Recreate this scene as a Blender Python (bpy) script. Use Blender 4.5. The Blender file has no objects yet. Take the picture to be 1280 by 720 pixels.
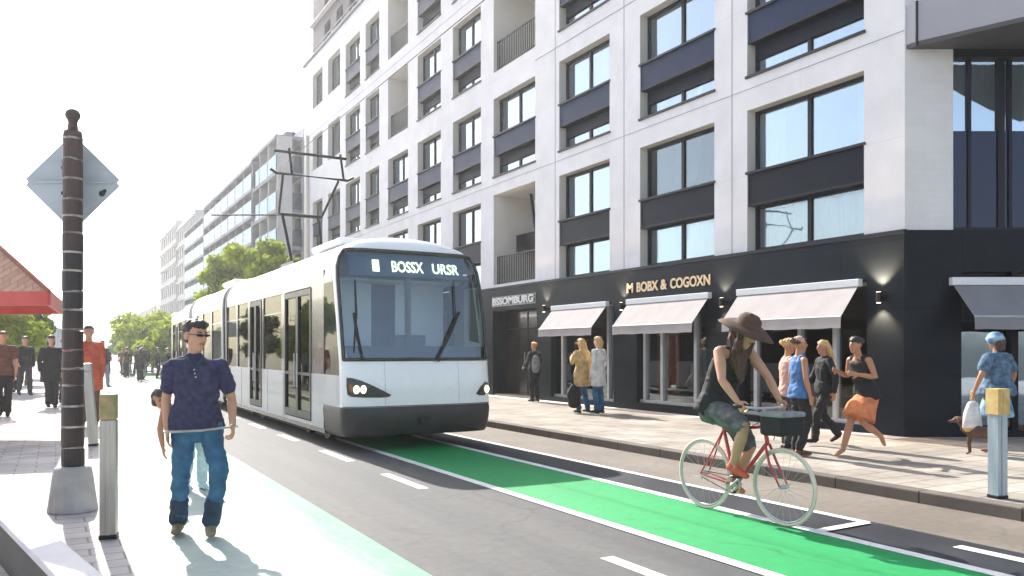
import bpy, math, random
from mathutils import Vector, Matrix, noise
random.seed(7)
PI = math.pi
R_ = math.radians
C = bpy.context.scene
COL = C.collection
TH = R_(29.7)
CT, ST = math.cos(TH), math.sin(TH)
CAMH = 1.55
FX = 12.2            # facade plane
WK = 0.12            # pavement height

# ------------------------------------------------------------------ layout helpers
def cam2w(cx, d, z=0.0):
    return Vector((cx * CT + d * ST, -cx * ST + d * CT, z))
def Yat(px, X):                      # where the line x = X crosses a bearing
    u = (px - 640) / 1000
    d = X / (ST + CT * u)
    return d * (CT - ST * u)
def gp(px, py, z=0.0):
    d = (CAMH - z) * 1000 / (py - 438)
    return cam2w((px - 640) / 1000 * d, d, z)
def bd(px, d, z=0.0):
    return cam2w((px - 640) / 1000 * d, d, z)

# ------------------------------------------------------------------ mesh builder
class MB:
    def __init__(s):
        s.v = []; s.f = []; s.m = []; s.mats = []; s.cm = 0
    def mat(s, m):
        if m not in s.mats: s.mats.append(m)
        s.cm = s.mats.index(m); return s
    def add(s, vs, fs):
        o = len(s.v)
        s.v += [tuple(v) for v in vs]
        for f in fs:
            s.f.append([i + o for i in f]); s.m.append(s.cm)
        return s
    def quad(s, a, b, c, d): return s.add([a, b, c, d], [(0, 1, 2, 3)])
    def box(s, p0, p1, M=None):
        x0, y0, z0 = [min(a, b) for a, b in zip(p0, p1)]
        x1, y1, z1 = [max(a, b) for a, b in zip(p0, p1)]
        vs = [Vector(p) for p in ((x0,y0,z0),(x1,y0,z0),(x1,y1,z0),(x0,y1,z0),(x0,y0,z1),(x1,y0,z1),(x1,y1,z1),(x0,y1,z1))]
        if M is not None: vs = [M @ v for v in vs]
        return s.add(vs, [(0,3,2,1),(4,5,6,7),(0,1,5,4),(1,2,6,5),(2,3,7,6),(3,0,4,7)])
    def cbox(s, c, size, M=None):
        c = Vector(c); h = Vector(size) / 2
        return s.box(c - h, c + h, M)
    def loft(s, pts, rads, side=(1, 0, 0), n=12, cap=True, flat=''):
        pts = [Vector(p) for p in pts]; side = Vector(side)
        rads = [(r, r) if not isinstance(r, tuple) else r for r in rads]
        if cap:                                            # rounded ends
            t0 = (pts[0] - pts[1]).normalized(); t1 = (pts[-1] - pts[-2]).normalized()
            r0 = min(rads[0]); r1 = min(rads[-1])
            pts = [pts[0] + t0 * r0 * .75, pts[0] + t0 * r0 * .5] + pts + [pts[-1] + t1 * r1 * .5, pts[-1] + t1 * r1 * .75]
            k = lambda r, f: (r[0] * f, r[1] * f)
            rads = [k(rads[0], .3), k(rads[0], .75)] + rads + [k(rads[-1], .75), k(rads[-1], .3)]
            if flat == 'start': pts = pts[2:]; rads = rads[2:]
            if flat == 'end': pts = pts[:-2]; rads = rads[:-2]
        rings = []
        for i, p in enumerate(pts):
            a = pts[max(0, i - 1)]; b = pts[min(len(pts) - 1, i + 1)]
            t = (b - a).normalized()
            u = side - t * side.dot(t)
            if u.length < 1e-3:
                u = Vector((0, 1, 0)) - t * t.y
                if u.length < 1e-3: u = Vector((0, 0, 1)) - t * t.z
            u.normalize(); w = t.cross(u)
            rings.append([p + u * rads[i][0] * math.cos(2*PI*j/n) + w * rads[i][1] * math.sin(2*PI*j/n) for j in range(n)])
        vs = [v for r in rings for v in r]; fs = []
        for i in range(len(rings) - 1):
            for j in range(n):
                k2 = (j + 1) % n
                fs.append((i*n + j, i*n + k2, (i+1)*n + k2, (i+1)*n + j))
        fs.append(tuple(range(n - 1, -1, -1))); L = (len(rings) - 1) * n
        fs.append(tuple(L + j for j in range(n)))
        return s.add(vs, fs)
    def tube(s, pts, r, n=8): return s.loft(pts, [r] * len(pts), n=n, cap=False)
    def cyl(s, a, b, r0, r1=None, n=16): return s.loft([a, b], [r0, r0 if r1 is None else r1], n=n, cap=False)
    def ball(s, c, r, M=None, n=14, m=9):
        r = (r, r, r) if not isinstance(r, tuple) else r
        vs = [Vector((0, 0, -r[2]))]; fs = []
        for i in range(1, m):
            a = -PI/2 + PI * i / m
            for j in range(n):
                b = 2*PI*j/n
                vs.append(Vector((r[0]*math.cos(a)*math.cos(b), r[1]*math.cos(a)*math.sin(b), r[2]*math.sin(a))))
        vs.append(Vector((0, 0, r[2])))
        if M is not None: vs = [M @ v for v in vs]
        vs = [v + Vector(c) for v in vs]
        for j in range(n): fs.append((0, 1 + (j+1) % n, 1 + j))
        for i in range(m - 2):
            for j in range(n):
                k = (j+1) % n; o = 1 + i*n
                fs.append((o + j, o + k, o + n + k, o + n + j))
        o = 1 + (m-2)*n; L = len(vs) - 1
        for j in range(n): fs.append((o + j, o + (j+1) % n, L))
        return s.add(vs, fs)
    def torus(s, c, R, r, ax='y', n=40, k=8, M=None):
        vs = []; fs = []
        for i in range(n):
            a = 2*PI*i/n
            for j in range(k):
                b = 2*PI*j/k
                q = (R + r*math.cos(b))
                if ax == 'y': v = Vector((q*math.cos(a), r*math.sin(b), q*math.sin(a)))
                else: v = Vector((q*math.cos(a), q*math.sin(a), r*math.sin(b)))
                vs.append(v + Vector(c))
        for i in range(n):
            for j in range(k):
                fs.append((i*k + j, ((i+1)%n)*k + j, ((i+1)%n)*k + (j+1)%k, i*k + (j+1)%k))
        return s.add(vs, fs)
    def prism(s, poly, z0, z1):
        n = len(poly)
        vs = [(p[0], p[1], z0) for p in poly] + [(p[0], p[1], z1) for p in poly]
        fs = [tuple(range(n - 1, -1, -1)), tuple(range(n, 2*n))] + [(i, (i+1)%n, n + (i+1)%n, n + i) for i in range(n)]
        return s.add(vs, fs)
    def build(s, name, m=None, parent=None, smooth=False, bevel=0, loc=None):
        me = bpy.data.meshes.new(name)
        me.from_pydata(s.v, [], s.f)
        mats = s.mats if s.mats else [m]
        for x in mats: me.materials.append(x)
        if s.mats: me.polygons.foreach_set('material_index', s.m)
        if smooth: me.polygons.foreach_set('use_smooth', [True] * len(me.polygons))
        me.update()
        o = bpy.data.objects.new(name, me); COL.objects.link(o)
        if parent is not None: o.parent = parent
        if loc is not None: o.location = loc
        if bevel:
            b = o.modifiers.new('bevel', 'BEVEL'); b.width = bevel; b.segments = 2; b.limit_method = 'ANGLE'; b.angle_limit = R_(40)
        return o

TSC = bpy.data.scenes.new('scratch')
def remesh(mb, name, m, parent, voxel, fold=0.0, fs=9.0, smooth_it=2, zs=.35, seed=0):
    """fuse the pieces of a builder into one continuous surface"""
    mb.mats = []; 
    o = mb.build(name, m, None)
    COL.objects.unlink(o); TSC.collection.objects.link(o)
    r = o.modifiers.new('r', 'REMESH'); r.mode = 'VOXEL'; r.voxel_size = voxel; r.use_smooth_shade = True
    s = o.modifiers.new('s', 'SMOOTH'); s.factor = .5; s.iterations = smooth_it
    with bpy.context.temp_override(scene=TSC, view_layer=TSC.view_layers[0]):
        dg = bpy.context.evaluated_depsgraph_get()
    me = bpy.data.meshes.new_from_object(o.evaluated_get(dg))
    TSC.collection.objects.unlink(o); COL.objects.link(o)
    o.modifiers.clear(); o.data = me; me.name = name
    if fold:
        nr = [v.normal.copy() for v in me.vertices]; out = []
        for v, nv in zip(me.vertices, nr):
            p = v.co; q = Vector((p.x * fs + seed, p.y * fs, p.z * fs * zs))
            k = noise.noise(q) + .5 * noise.noise(q * 2.3 + Vector((3, 1, p.x * 6)))
            if fs < 20: k += .55 * (1 - 2*abs(noise.noise(Vector((p.x*7 + p.z*5 + seed, p.y*7 - p.z*4, p.z*15 + p.x*4)))))
            out += list(p + nv * k * fold)
        me.vertices.foreach_set('co', out); me.update()
    me.polygons.foreach_set('use_smooth', [True] * len(me.polygons))
    if not me.materials: me.materials.append(m)
    o.parent = parent
    return o

def empty(name, loc=(0, 0, 0), rz=0.0):
    o = bpy.data.objects.new(name, None); COL.objects.link(o)
    o.location = loc; o.rotation_euler = (0, 0, rz); o.empty_display_size = .2
    return o
def tag(o, label=None, cat=None, group=None, kind=None):
    if label: o['label'] = label
    if cat: o['category'] = cat
    if group: o['group'] = group
    if kind: o['kind'] = kind
    return o
def copy_tree(o, parent=None):
    c = o.copy(); COL.objects.link(c)
    if parent is not None: c.parent = parent
    for ch in o.children:
        copy_tree(ch, c)
    return c

# ------------------------------------------------------------------ materials
def mat(name, col, rough=.6, col2=None, ns=4.0, bump=0.0, bs=60.0, metal=0.0, spec=.5, detail=4, em=None, ems=0, stretch=None, coat=0, contrast=(.35, .65), trans=None):
    m = bpy.data.materials.new(name); m.use_nodes = True
    nt = m.node_tree; N = nt.nodes; L = nt.links
    b = N['Principled BSDF']
    b.inputs['Base Color'].default_value = (*col, 1); b.inputs['Roughness'].default_value = rough
    b.inputs['Metallic'].default_value = metal; b.inputs['Specular IOR Level'].default_value = spec
    b.inputs['Coat Weight'].default_value = coat
    tc = N.new('ShaderNodeTexCoord'); mp = N.new('ShaderNodeMapping')
    L.new(tc.outputs['Object'], mp.inputs['Vector'])
    if stretch: mp.inputs['Scale'].default_value = stretch
    if col2 is not None:
        nz = N.new('ShaderNodeTexNoise'); nz.inputs['Scale'].default_value = ns; nz.inputs['Detail'].default_value = detail
        L.new(mp.outputs[0], nz.inputs['Vector'])
        cr = N.new('ShaderNodeValToRGB'); cr.color_ramp.elements[0].position = contrast[0]; cr.color_ramp.elements[1].position = contrast[1]
        cr.color_ramp.elements[0].color = (*col, 1); cr.color_ramp.elements[1].color = (*col2, 1)
        L.new(nz.outputs['Fac'], cr.inputs[0]); L.new(cr.outputs[0], b.inputs['Base Color'])
        mr = N.new('ShaderNodeMapRange'); mr.inputs[3].default_value = max(0, rough - .08); mr.inputs[4].default_value = min(1, rough + .08)
        L.new(nz.outputs['Fac'], mr.inputs[0]); L.new(mr.outputs[0], b.inputs['Roughness'])
    if bump:
        n2 = N.new('ShaderNodeTexNoise'); n2.inputs['Scale'].default_value = bs; n2.inputs['Detail'].default_value = 3
        L.new(mp.outputs[0], n2.inputs['Vector'])
        bp = N.new('ShaderNodeBump'); bp.inputs['Strength'].default_value = bump; bp.inputs['Distance'].default_value = .01
        L.new(n2.outputs['Fac'], bp.inputs['Height']); L.new(bp.outputs[0], b.inputs['Normal'])
    if em:
        b.inputs['Emission Color'].default_value = (*em, 1); b.inputs['Emission Strength'].default_value = ems
    return m

def brickmat(name, c1, c2, mortar, bw, bh, ms=.01, rough=.7, axes='xy', offset=.5, bump=.3, dirt=.25, rot=0.0, spec=.3, ns=1.3):
    m = bpy.data.materials.new(name); m.use_nodes = True
    nt = m.node_tree; N = nt.nodes; L = nt.links; b = N['Principled BSDF']
    b.inputs['Specular IOR Level'].default_value = spec
    tc = N.new('ShaderNodeTexCoord'); sp = N.new('ShaderNodeSeparateXYZ'); cb = N.new('ShaderNodeCombineXYZ')
    L.new(tc.outputs['Object'], sp.inputs[0])
    for i, a in enumerate(axes): L.new(sp.outputs['xyz'.index(a)], cb.inputs[i])
    mp = N.new('ShaderNodeMapping'); mp.inputs['Rotation'].default_value = (0, 0, rot); L.new(cb.outputs[0], mp.inputs[0])
    br = N.new('ShaderNodeTexBrick'); br.offset = offset
    br.inputs['Color1'].default_value = (*c1, 1); br.inputs['Color2'].default_value = (*c2, 1); br.inputs['Mortar'].default_value = (*mortar, 1)
    br.inputs['Scale'].default_value = 1; br.inputs['Brick Width'].default_value = bw; br.inputs['Row Height'].default_value = bh
    br.inputs['Mortar Size'].default_value = ms; br.inputs['Mortar Smooth'].default_value = .3
    L.new(mp.outputs[0], br.inputs['Vector'])
    nz = N.new('ShaderNodeTexNoise'); nz.inputs['Scale'].default_value = ns; nz.inputs['Detail'].default_value = 7; nz.inputs['Roughness'].default_value = .65
    L.new(tc.outputs['Object'], nz.inputs['Vector'])
    mr = N.new('ShaderNodeMapRange'); mr.inputs[1].default_value = .3; mr.inputs[2].default_value = .7
    mr.inputs[3].default_value = 1 - dirt; mr.inputs[4].default_value = 1 + dirt * .4
    L.new(nz.outputs['Fac'], mr.inputs[0])
    mx = N.new('ShaderNodeVectorMath'); mx.operation = 'SCALE'
    L.new(br.outputs['Color'], mx.inputs[0]); L.new(mr.outputs[0], mx.inputs['Scale']); L.new(mx.outputs[0], b.inputs['Base Color'])
    r2 = N.new('ShaderNodeMapRange'); r2.inputs[3].default_value = rough + .1; r2.inputs[4].default_value = rough - .1
    L.new(nz.outputs['Fac'], r2.inputs[0]); L.new(r2.outputs[0], b.inputs['Roughness'])
    if bump:
        n3 = N.new('ShaderNodeTexNoise'); n3.inputs['Scale'].default_value = 70; L.new(tc.outputs['Object'], n3.inputs['Vector'])
        ad = N.new('ShaderNodeMath'); ad.operation = 'MULTIPLY_ADD'; ad.inputs[1].default_value = .25
        iv = N.new('ShaderNodeMath'); iv.operation = 'SUBTRACT'; iv.inputs[0].default_value = 1; L.new(br.outputs['Fac'], iv.inputs[1])
        L.new(n3.outputs['Fac'], ad.inputs[0]); L.new(iv.outputs[0], ad.inputs[2])
        bp = N.new('ShaderNodeBump'); bp.inputs['Strength'].default_value = bump; bp.inputs['Distance'].default_value = .008
        L.new(ad.outputs[0], bp.inputs['Height']); L.new(bp.outputs[0], b.inputs['Normal'])
    return m

def glassmat(name, tint, refl=.35, rcol=(1, 1, 1), rough=.02, wav=.0):
    m = bpy.data.materials.new(name); m.use_nodes = True
    nt = m.node_tree; N = nt.nodes; L = nt.links; N.clear()
    o = N.new('ShaderNodeOutputMaterial'); t = N.new('ShaderNodeBsdfTransparent'); t.inputs[0].default_value = (*tint, 1)
    g = N.new('ShaderNodeBsdfGlossy'); g.inputs['Roughness'].default_value = rough; g.inputs['Color'].default_value = (*rcol, 1)
    mx = N.new('ShaderNodeMixShader'); lw = N.new('ShaderNodeLayerWeight'); lw.inputs['Blend'].default_value = .25
    mr = N.new('ShaderNodeMapRange'); mr.inputs[3].default_value = refl; mr.inputs[4].default_value = min(1, refl + .55)
    L.new(lw.outputs['Fresnel'], mr.inputs[0]); L.new(mr.outputs[0], mx.inputs[0])
    L.new(t.outputs[0], mx.inputs[1]); L.new(g.outputs[0], mx.inputs[2]); L.new(mx.outputs[0], o.inputs[0])
    if wav:
        tc = N.new('ShaderNodeTexCoord'); nz = N.new('ShaderNodeTexNoise'); nz.inputs['Scale'].default_value = .9
        L.new(tc.outputs['Object'], nz.inputs['Vector']); bp = N.new('ShaderNodeBump'); bp.inputs['Strength'].default_value = wav; bp.inputs['Distance'].default_value = .05
        L.new(nz.outputs['Fac'], bp.inputs['Height']); L.new(bp.outputs[0], g.inputs['Normal'])
    return m

def leafmat(name, c1, c2):
    m = bpy.data.materials.new(name); m.use_nodes = True
    nt = m.node_tree; N = nt.nodes; L = nt.links; N.clear()
    o = N.new('ShaderNodeOutputMaterial'); tc = N.new('ShaderNodeTexCoord')
    nz = N.new('ShaderNodeTexNoise'); nz.inputs['Scale'].default_value = 1.6; nz.inputs['Detail'].default_value = 5
    L.new(tc.outputs['Object'], nz.inputs['Vector'])
    cr = N.new('ShaderNodeValToRGB'); cr.color_ramp.elements[0].position = .35; cr.color_ramp.elements[1].position = .65
    cr.color_ramp.elements[0].color = (*c1, 1); cr.color_ramp.elements[1].color = (*c2, 1); L.new(nz.outputs['Fac'], cr.inputs[0])
    d = N.new('ShaderNodeBsdfDiffuse'); t = N.new('ShaderNodeBsdfTranslucent'); mx = N.new('ShaderNodeMixShader'); mx.inputs[0].default_value = .45
    L.new(cr.outputs[0], d.inputs[0]); L.new(cr.outputs[0], t.inputs[0]); L.new(d.outputs[0], mx.inputs[1]); L.new(t.outputs[0], mx.inputs[2])
    L.new(mx.outputs[0], o.inputs[0])
    return m

M = {}
M['asphalt'] = mat('asphalt', (.060,.063,.069), .75, (.135,.132,.128), .9, .5, 220, spec=.3, detail=10, stretch=(1.6,.16,1), contrast=(.3,.7))
M['asphalt_dark'] = mat('asphalt_dark', (.018,.02,.028), .55, (.035,.037,.047), 1.2, .4, 200, spec=.35, detail=8)
M['asphalt_tan'] = mat('asphalt_tan', (.15,.125,.10), .75, (.21,.18,.15), .8, .5, 200, detail=9)
M['mint'] = mat('mint_paint', (.13,.36,.19), .7, (.22,.44,.28), .5, .3, 160, spec=.2, detail=8)
M['pale_conc'] = mat('pale_concrete', (.37,.45,.41), .7, (.46,.53,.49), .5, .3, 160, spec=.25, detail=8)
M['green'] = mat('green_paint', (.010,.25,.070), .6, (.020,.34,.105), 1.1, .45, 200, spec=.3, detail=10, contrast=(.25,.75), stretch=(1.8,.22,1))
M['line'] = mat('line_paint', (.62,.62,.6), .5, (.84,.84,.82), 3.0, .3, 180, detail=10, contrast=(.25,.45))
M['pave_r'] = brickmat('paver_right', (.32,.285,.245), (.42,.375,.325), (.20,.18,.16), .62, .30, .012, .85, rot=0.0, dirt=.38, ns=1.1)
M['pave_l'] = brickmat('paver_left', (.42,.395,.385), (.51,.485,.47), (.27,.25,.24), .42, .21, .01, .8, dirt=.3, spec=.25)
M['kerb'] = brickmat('kerb_stone', (.13,.11,.095), (.18,.155,.135), (.05,.045,.04), 1.0, .5, .012, .75, axes='yx', offset=0, dirt=.4)
M['kerb_l'] = brickmat('kerb_pale', (.50,.48,.45), (.56,.54,.5), (.25,.24,.22), 1.0, .5, .012, .6, axes='yx', offset=0)
M['granite'] = mat('granite_strip', (.62,.60,.57), .6, (.72,.70,.67), 6, .2, 120)
M['dirt'] = mat('far_ground', (.30,.28,.25), .8, (.42,.40,.37), .1)
M['white_r'] = brickmat('render_panels', (.74,.73,.76), (.76,.75,.78), (.65,.64,.66), 2.6, 1.7, .006, .7, axes='yz', offset=0, bump=.12, dirt=.10)
M['white_c'] = brickmat('render_brick', (.73,.71,.72), (.75,.73,.74), (.70,.685,.69), .32, .12, .005, .7, axes='xz', bump=.15, dirt=.08)
M['warm_r'] = mat('soffit_plaster', (.66,.64,.60), .8, (.7,.68,.64), 2)
M['dark_clad'] = brickmat('dark_cladding', (.014,.019,.026), (.018,.024,.032), (.006,.008,.011), 1.9, 1.13, .006, .42, axes='yz', offset=0, bump=.12, dirt=.3, spec=.12)
M['dark_clad2'] = brickmat('dark_cladding_corner', (.012,.015,.021), (.016,.019,.026), (.006,.007,.009), 1.3, 1.13, .006, .36, axes='xz', offset=0, bump=.12, dirt=.3, spec=.12)
M['spandrel'] = mat('spandrel_metal', (.018,.032,.075), .5, (.024,.04,.088), 2, spec=.15)
M['spandrel_dk'] = mat('spandrel_dark', (.007,.010,.02), .5, (.010,.014,.026), 2, spec=.15)
M['frame'] = mat('window_frame', (.012,.014,.022), .5, spec=.3)
M['blackm'] = mat('black_metal', (.014,.014,.016), .4, (.022,.022,.025), 5, metal=.5)
M['silverm'] = mat('alu_frame', (.50,.51,.53), .4, (.58,.59,.61), 4, metal=.4)
M['glass'] = glassmat('window_glass', (.80,.87,.90), .38, (.76,.88,1.0), .015, .12)
M['glass_low'] = glassmat('window_glass_low', (.90,.95,.94), .20, (.78,.90,1.0), .02, .12)
M['glass_dk'] = glassmat('window_glass_dark', (.42,.48,.50), .16, (.8,.88,.95), .02, .12)
M['glass_shop'] = glassmat('shop_glass', (.78,.80,.80), .08, (.9,.95,1), .015, .05)
M['glass_rail'] = glassmat('rail_glass', (.52,.58,.62), .05, (.6,.7,.8), .08)
M['curtain'] = mat('curtain', (.74,.77,.75), .9, (.86,.88,.86), 3, stretch=(8, 8, .3))
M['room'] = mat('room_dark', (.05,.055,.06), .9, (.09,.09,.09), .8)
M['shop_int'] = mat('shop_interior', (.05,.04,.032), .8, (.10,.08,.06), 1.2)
M['shop_floor'] = mat('shop_floor', (.42,.30,.18), .4, (.55,.42,.28), 2)
M['orange_cloth'] = mat('orange_cloth', (.80,.16,.04), .8, (.85,.24,.08), 5)
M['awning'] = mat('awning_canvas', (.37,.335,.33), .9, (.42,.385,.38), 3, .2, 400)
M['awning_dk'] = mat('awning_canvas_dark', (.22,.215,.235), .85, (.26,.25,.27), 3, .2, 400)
M['gold'] = mat('gold_letter', (.72,.50,.30), .45, (.80,.62,.42), 30, metal=.3)
M['wlet'] = mat('white_letter', (.72,.74,.75), .5, (.8,.81,.82), 30)
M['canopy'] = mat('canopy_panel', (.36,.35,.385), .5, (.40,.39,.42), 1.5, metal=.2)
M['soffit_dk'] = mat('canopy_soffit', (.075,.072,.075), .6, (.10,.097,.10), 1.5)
M['mauve'] = mat('mauve_clad', (.03,.022,.04), .6, (.045,.035,.055), 1)
M['bwhite'] = mat('far_render', (.48,.47,.48), .85, (.58,.57,.58), .6)
M['bgrey'] = mat('far_grey', (.24,.25,.29), .8, (.32,.33,.37), .5)
M['bcream'] = mat('far_cream', (.62,.57,.50), .8, (.70,.65,.57), .5)
M['lamp_em'] = mat('lamp_glow', (1,.8,.6), .5, em=(1,.66,.4), ems=12)
# tram
M['t_white'] = mat('tram_white', (.86,.88,.88), .22, (.89,.91,.91), 1.2, coat=.4)
M['t_roof'] = mat('tram_roof', (.80,.81,.80), .35, (.86,.87,.86), 1.2, coat=.2)
M['t_grey'] = mat('tram_grey', (.40,.41,.44), .4, (.44,.45,.48), 1.2, coat=.2)
M['t_dark'] = mat('tram_dark', (.022,.02,.018), .25, (.03,.028,.025), 2, coat=.3)
M['t_bump'] = mat('tram_bumper', (.022,.021,.021), .45, (.035,.033,.032), 3, .2, 90)
M['t_rubber'] = mat('rubber', (.015,.015,.016), .8, (.03,.03,.03), 8, .3, 60)
M['t_glass'] = glassmat('tram_windscreen', (.78,.90,.96), .13, (.80,.92,1.0), .02, .05)
M['t_sglass'] = glassmat('tram_side_glass', (.34,.34,.29), .10, (.6,.6,.5), .02, .08)
M['t_seat'] = mat('tram_seat', (.03,.10,.22), .8, (.05,.13,.27), 4)
M['t_floor'] = mat('tram_floor', (.12,.12,.13), .7, (.16,.16,.17), 4)
M['t_int'] = mat('tram_inner', (.80,.82,.82), .5, (.85,.87,.87), 2)
M['t_dash'] = mat('tram_dash', (.035,.065,.10), .6, (.05,.085,.13), 4)
M['led'] = mat('led_text', (.6,.8,.6), .5, em=(.95,1,.62), ems=1.3)
M['hl'] = mat('headlight_lens', (.9,.85,.7), .15, em=(1,.87,.62), ems=1.0)
M['amber'] = mat('amber_lens', (.22,.07,.015), .2)
M['wheel'] = mat('steel_wheel', (.10,.095,.09), .5, (.16,.14,.12), 8, metal=.7)
# street
M['pblk'] = mat('pillar_block', (.016,.012,.013), .5, (.10,.045,.035), 1.3, .5, 60, contrast=(.4,.7), stretch=(1,1,.55))
M['mortar'] = mat('mortar', (.10,.08,.075), .9, (.50,.44,.40), 7, .5, 60, contrast=(.38,.62))
M['conc'] = mat('concrete', (.36,.345,.33), .85, (.50,.48,.46), 3.5, .6, 50, detail=10)
M['sign_back'] = mat('sign_alu', (.40,.45,.49), .5, (.47,.52,.55), 1.8, metal=.1, stretch=(1,1,4))
M['bollard'] = mat('bollard_steel', (.36,.35,.32), .38, (.47,.45,.41), 3, metal=.7, stretch=(6,6,.5))
M['bollard_g'] = mat('bollard_blue', (.28,.36,.42), .4, (.40,.47,.52), 3, metal=.5, stretch=(6,6,.5))
M['yellow'] = mat('yellow_cap', (.50,.33,.09), .6, (.62,.46,.2), 12, .2)
M['tan_band'] = mat('tan_band', (.42,.27,.13), .6, (.22,.22,.09), 16)
M['red'] = mat('red_fascia', (.55,.06,.05), .5, (.62,.09,.075), 2.5)
M['tile'] = brickmat('roof_tile', (.56,.31,.21), (.64,.38,.27), (.46,.24,.16), .20, .09, .008, .85, bump=.8, dirt=.2)
M['wall_blk'] = mat('planter_dark', (.035,.033,.035), .8, (.06,.056,.055), 3, .6, 50)
M['bark'] = mat('bark', (.08,.06,.045), .95, (.15,.12,.09), 8, .8, 40, stretch=(1,1,.3))
M['leaf_y'] = leafmat('leaf_bright', (.20,.27,.03), (.42,.48,.07))
M['leaf_g'] = leafmat('leaf_green', (.07,.12,.02), (.16,.24,.05))
def solid(name, c, rough=.8, k=1.35, ns=9, b=.25):
    return mat(name, c, rough, tuple(min(1, x * k) for x in c), ns, b, 250)
SK = {'mid': solid('skin_mid', (.50,.27,.17), .5, 1.12, 6, .05), 'tan': solid('skin_tan', (.42,.20,.11), .5, 1.12, 6, .05),
      'pale': solid('skin_pale', (.62,.38,.28), .5, 1.1, 6, .05)}
HAIR = {'black': mat('hair_black', (.012,.01,.009), .45, (.03,.024,.02), 60, .6, 120, stretch=(1,1,.2)),
        'brown': mat('hair_brown', (.045,.022,.014), .5, (.095,.048,.028), 60, .6, 120, stretch=(1,1,.2)),
        'blond': mat('hair_blond', (.50,.29,.09), .45, (.68,.46,.2), 60, .6, 120, stretch=(1,1,.2)),
        'ginger': mat('hair_ginger', (.42,.16,.05), .45, (.55,.25,.09), 60, .6, 120, stretch=(1,1,.2))}
CL = dict(navy=solid('cloth_navy', (.026,.026,.062), .9, 1.9, 22), jeans=mat('denim', (.018,.085,.17), .85, (.05,.17,.29), 6, .35, 260),
          black=solid('cloth_black', (.013,.013,.015)), charcoal=solid('cloth_charcoal', (.03,.03,.033)), grey=solid('cloth_grey', (.22,.22,.23)),
          white=solid('cloth_white', (.66,.65,.63), .8, 1.1), tan=solid('cloth_tan', (.50,.34,.15)), blue=solid('cloth_blue', (.06,.16,.36)),
          orange=solid('cloth_orange', (.60,.20,.08), .8, 1.2), denimp=mat('denim_pale', (.13,.25,.38), .85, (.33,.50,.60), 9, .3, 200),
          red=solid('cloth_red', (.55,.10,.05), .8, 1.2), pink=solid('cloth_pink', (.55,.33,.28), .8, 1.2), denimshirt=mat('denim_shirt', (.04,.085,.15), .85, (.13,.22,.32), 14, .3, 200),
          shade_trim=solid('denim_shade_trim', (.014,.035,.062), .85, 1.8, 7), brownshoe=solid('shoe_tan', (.20,.165,.10), .6), iceblue=solid('cloth_ice', (.45,.60,.62), .8, 1.15), brown=solid('cloth_brown', (.10,.05,.032), .8, 1.6, 12),
          stripes=mat('shorts_grey', (.07,.073,.08), .85, (.15,.155,.16), 14, .3, 200))
EYE = mat('eye_dark', (.01,.008,.007), .2); LIP = mat('lips', (.38,.13,.10), .5)

def cracks(m, amount=.55, scale=.55, patch=.25):
    """cracks, repair patches and stains in the surface colour"""
    nt = m.node_tree; N = nt.nodes; L = nt.links; b = N['Principled BSDF']
    src = b.inputs['Base Color'].links[0].from_socket
    tc = N.new('ShaderNodeTexCoord'); nz = N.new('ShaderNodeTexNoise'); nz.inputs['Scale'].default_value = 2.2; nz.inputs['Detail'].default_value = 6
    L.new(tc.outputs['Object'], nz.inputs['Vector'])
    ad = N.new('ShaderNodeVectorMath'); ad.operation = 'MULTIPLY_ADD'; ad.inputs[1].default_value = (.55,.55,0); L.new(nz.outputs['Color'], ad.inputs[0]); L.new(tc.outputs['Object'], ad.inputs[2])
    vo = N.new('ShaderNodeTexVoronoi'); vo.feature = 'DISTANCE_TO_EDGE'; vo.inputs['Scale'].default_value = scale; L.new(ad.outputs[0], vo.inputs['Vector'])
    mr = N.new('ShaderNodeMapRange'); mr.inputs[1].default_value = .0; mr.inputs[2].default_value = .010; mr.inputs[3].default_value = 1 - amount; mr.inputs[4].default_value = 1; L.new(vo.outputs['Distance'], mr.inputs[0])
    n2 = N.new('ShaderNodeTexNoise'); n2.inputs['Scale'].default_value = .35; n2.inputs['Detail'].default_value = 2; L.new(tc.outputs['Object'], n2.inputs['Vector'])
    m2 = N.new('ShaderNodeMapRange'); m2.inputs[1].default_value = .45; m2.inputs[2].default_value = .6; L.new(n2.outputs['Fac'], m2.inputs[0])
    mx = N.new('ShaderNodeMix'); mx.data_type = 'FLOAT'; mx.inputs[2].default_value = 1; L.new(m2.outputs[0], mx.inputs[0]); L.new(mr.outputs[0], mx.inputs[3])
    v2 = N.new('ShaderNodeTexNoise'); v2.inputs['Scale'].default_value = 9; v2.inputs['Detail'].default_value = 8; v2.inputs['Roughness'].default_value = .75; L.new(tc.outputs['Object'], v2.inputs['Vector'])
    m3 = N.new('ShaderNodeMapRange'); m3.inputs[1].default_value = .3; m3.inputs[2].default_value = .7; m3.inputs[3].default_value = 1 - patch; m3.inputs[4].default_value = 1 + patch * .6; L.new(v2.outputs['Fac'], m3.inputs[0])
    mu = N.new('ShaderNodeMath'); mu.operation = 'MULTIPLY'; L.new(mx.outputs[0], mu.inputs[0]); L.new(m3.outputs[0], mu.inputs[1])
    sc = N.new('ShaderNodeVectorMath'); sc.operation = 'SCALE'; L.new(src, sc.inputs[0]); L.new(mu.outputs[0], sc.inputs['Scale']); L.new(sc.outputs[0], b.inputs['Base Color'])
cracks(M['asphalt'], .25, .45, .22); cracks(M['green'], .3, .5, .16); cracks(M['asphalt_tan'], .22, .6, .22); cracks(M['asphalt_dark'], .4, .5, .25); cracks(M['line'], .35, 1.1, .22)
cracks(M['mint'], .35, .5, .2); cracks(M['pale_conc'], .35, .4, .15)
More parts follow.
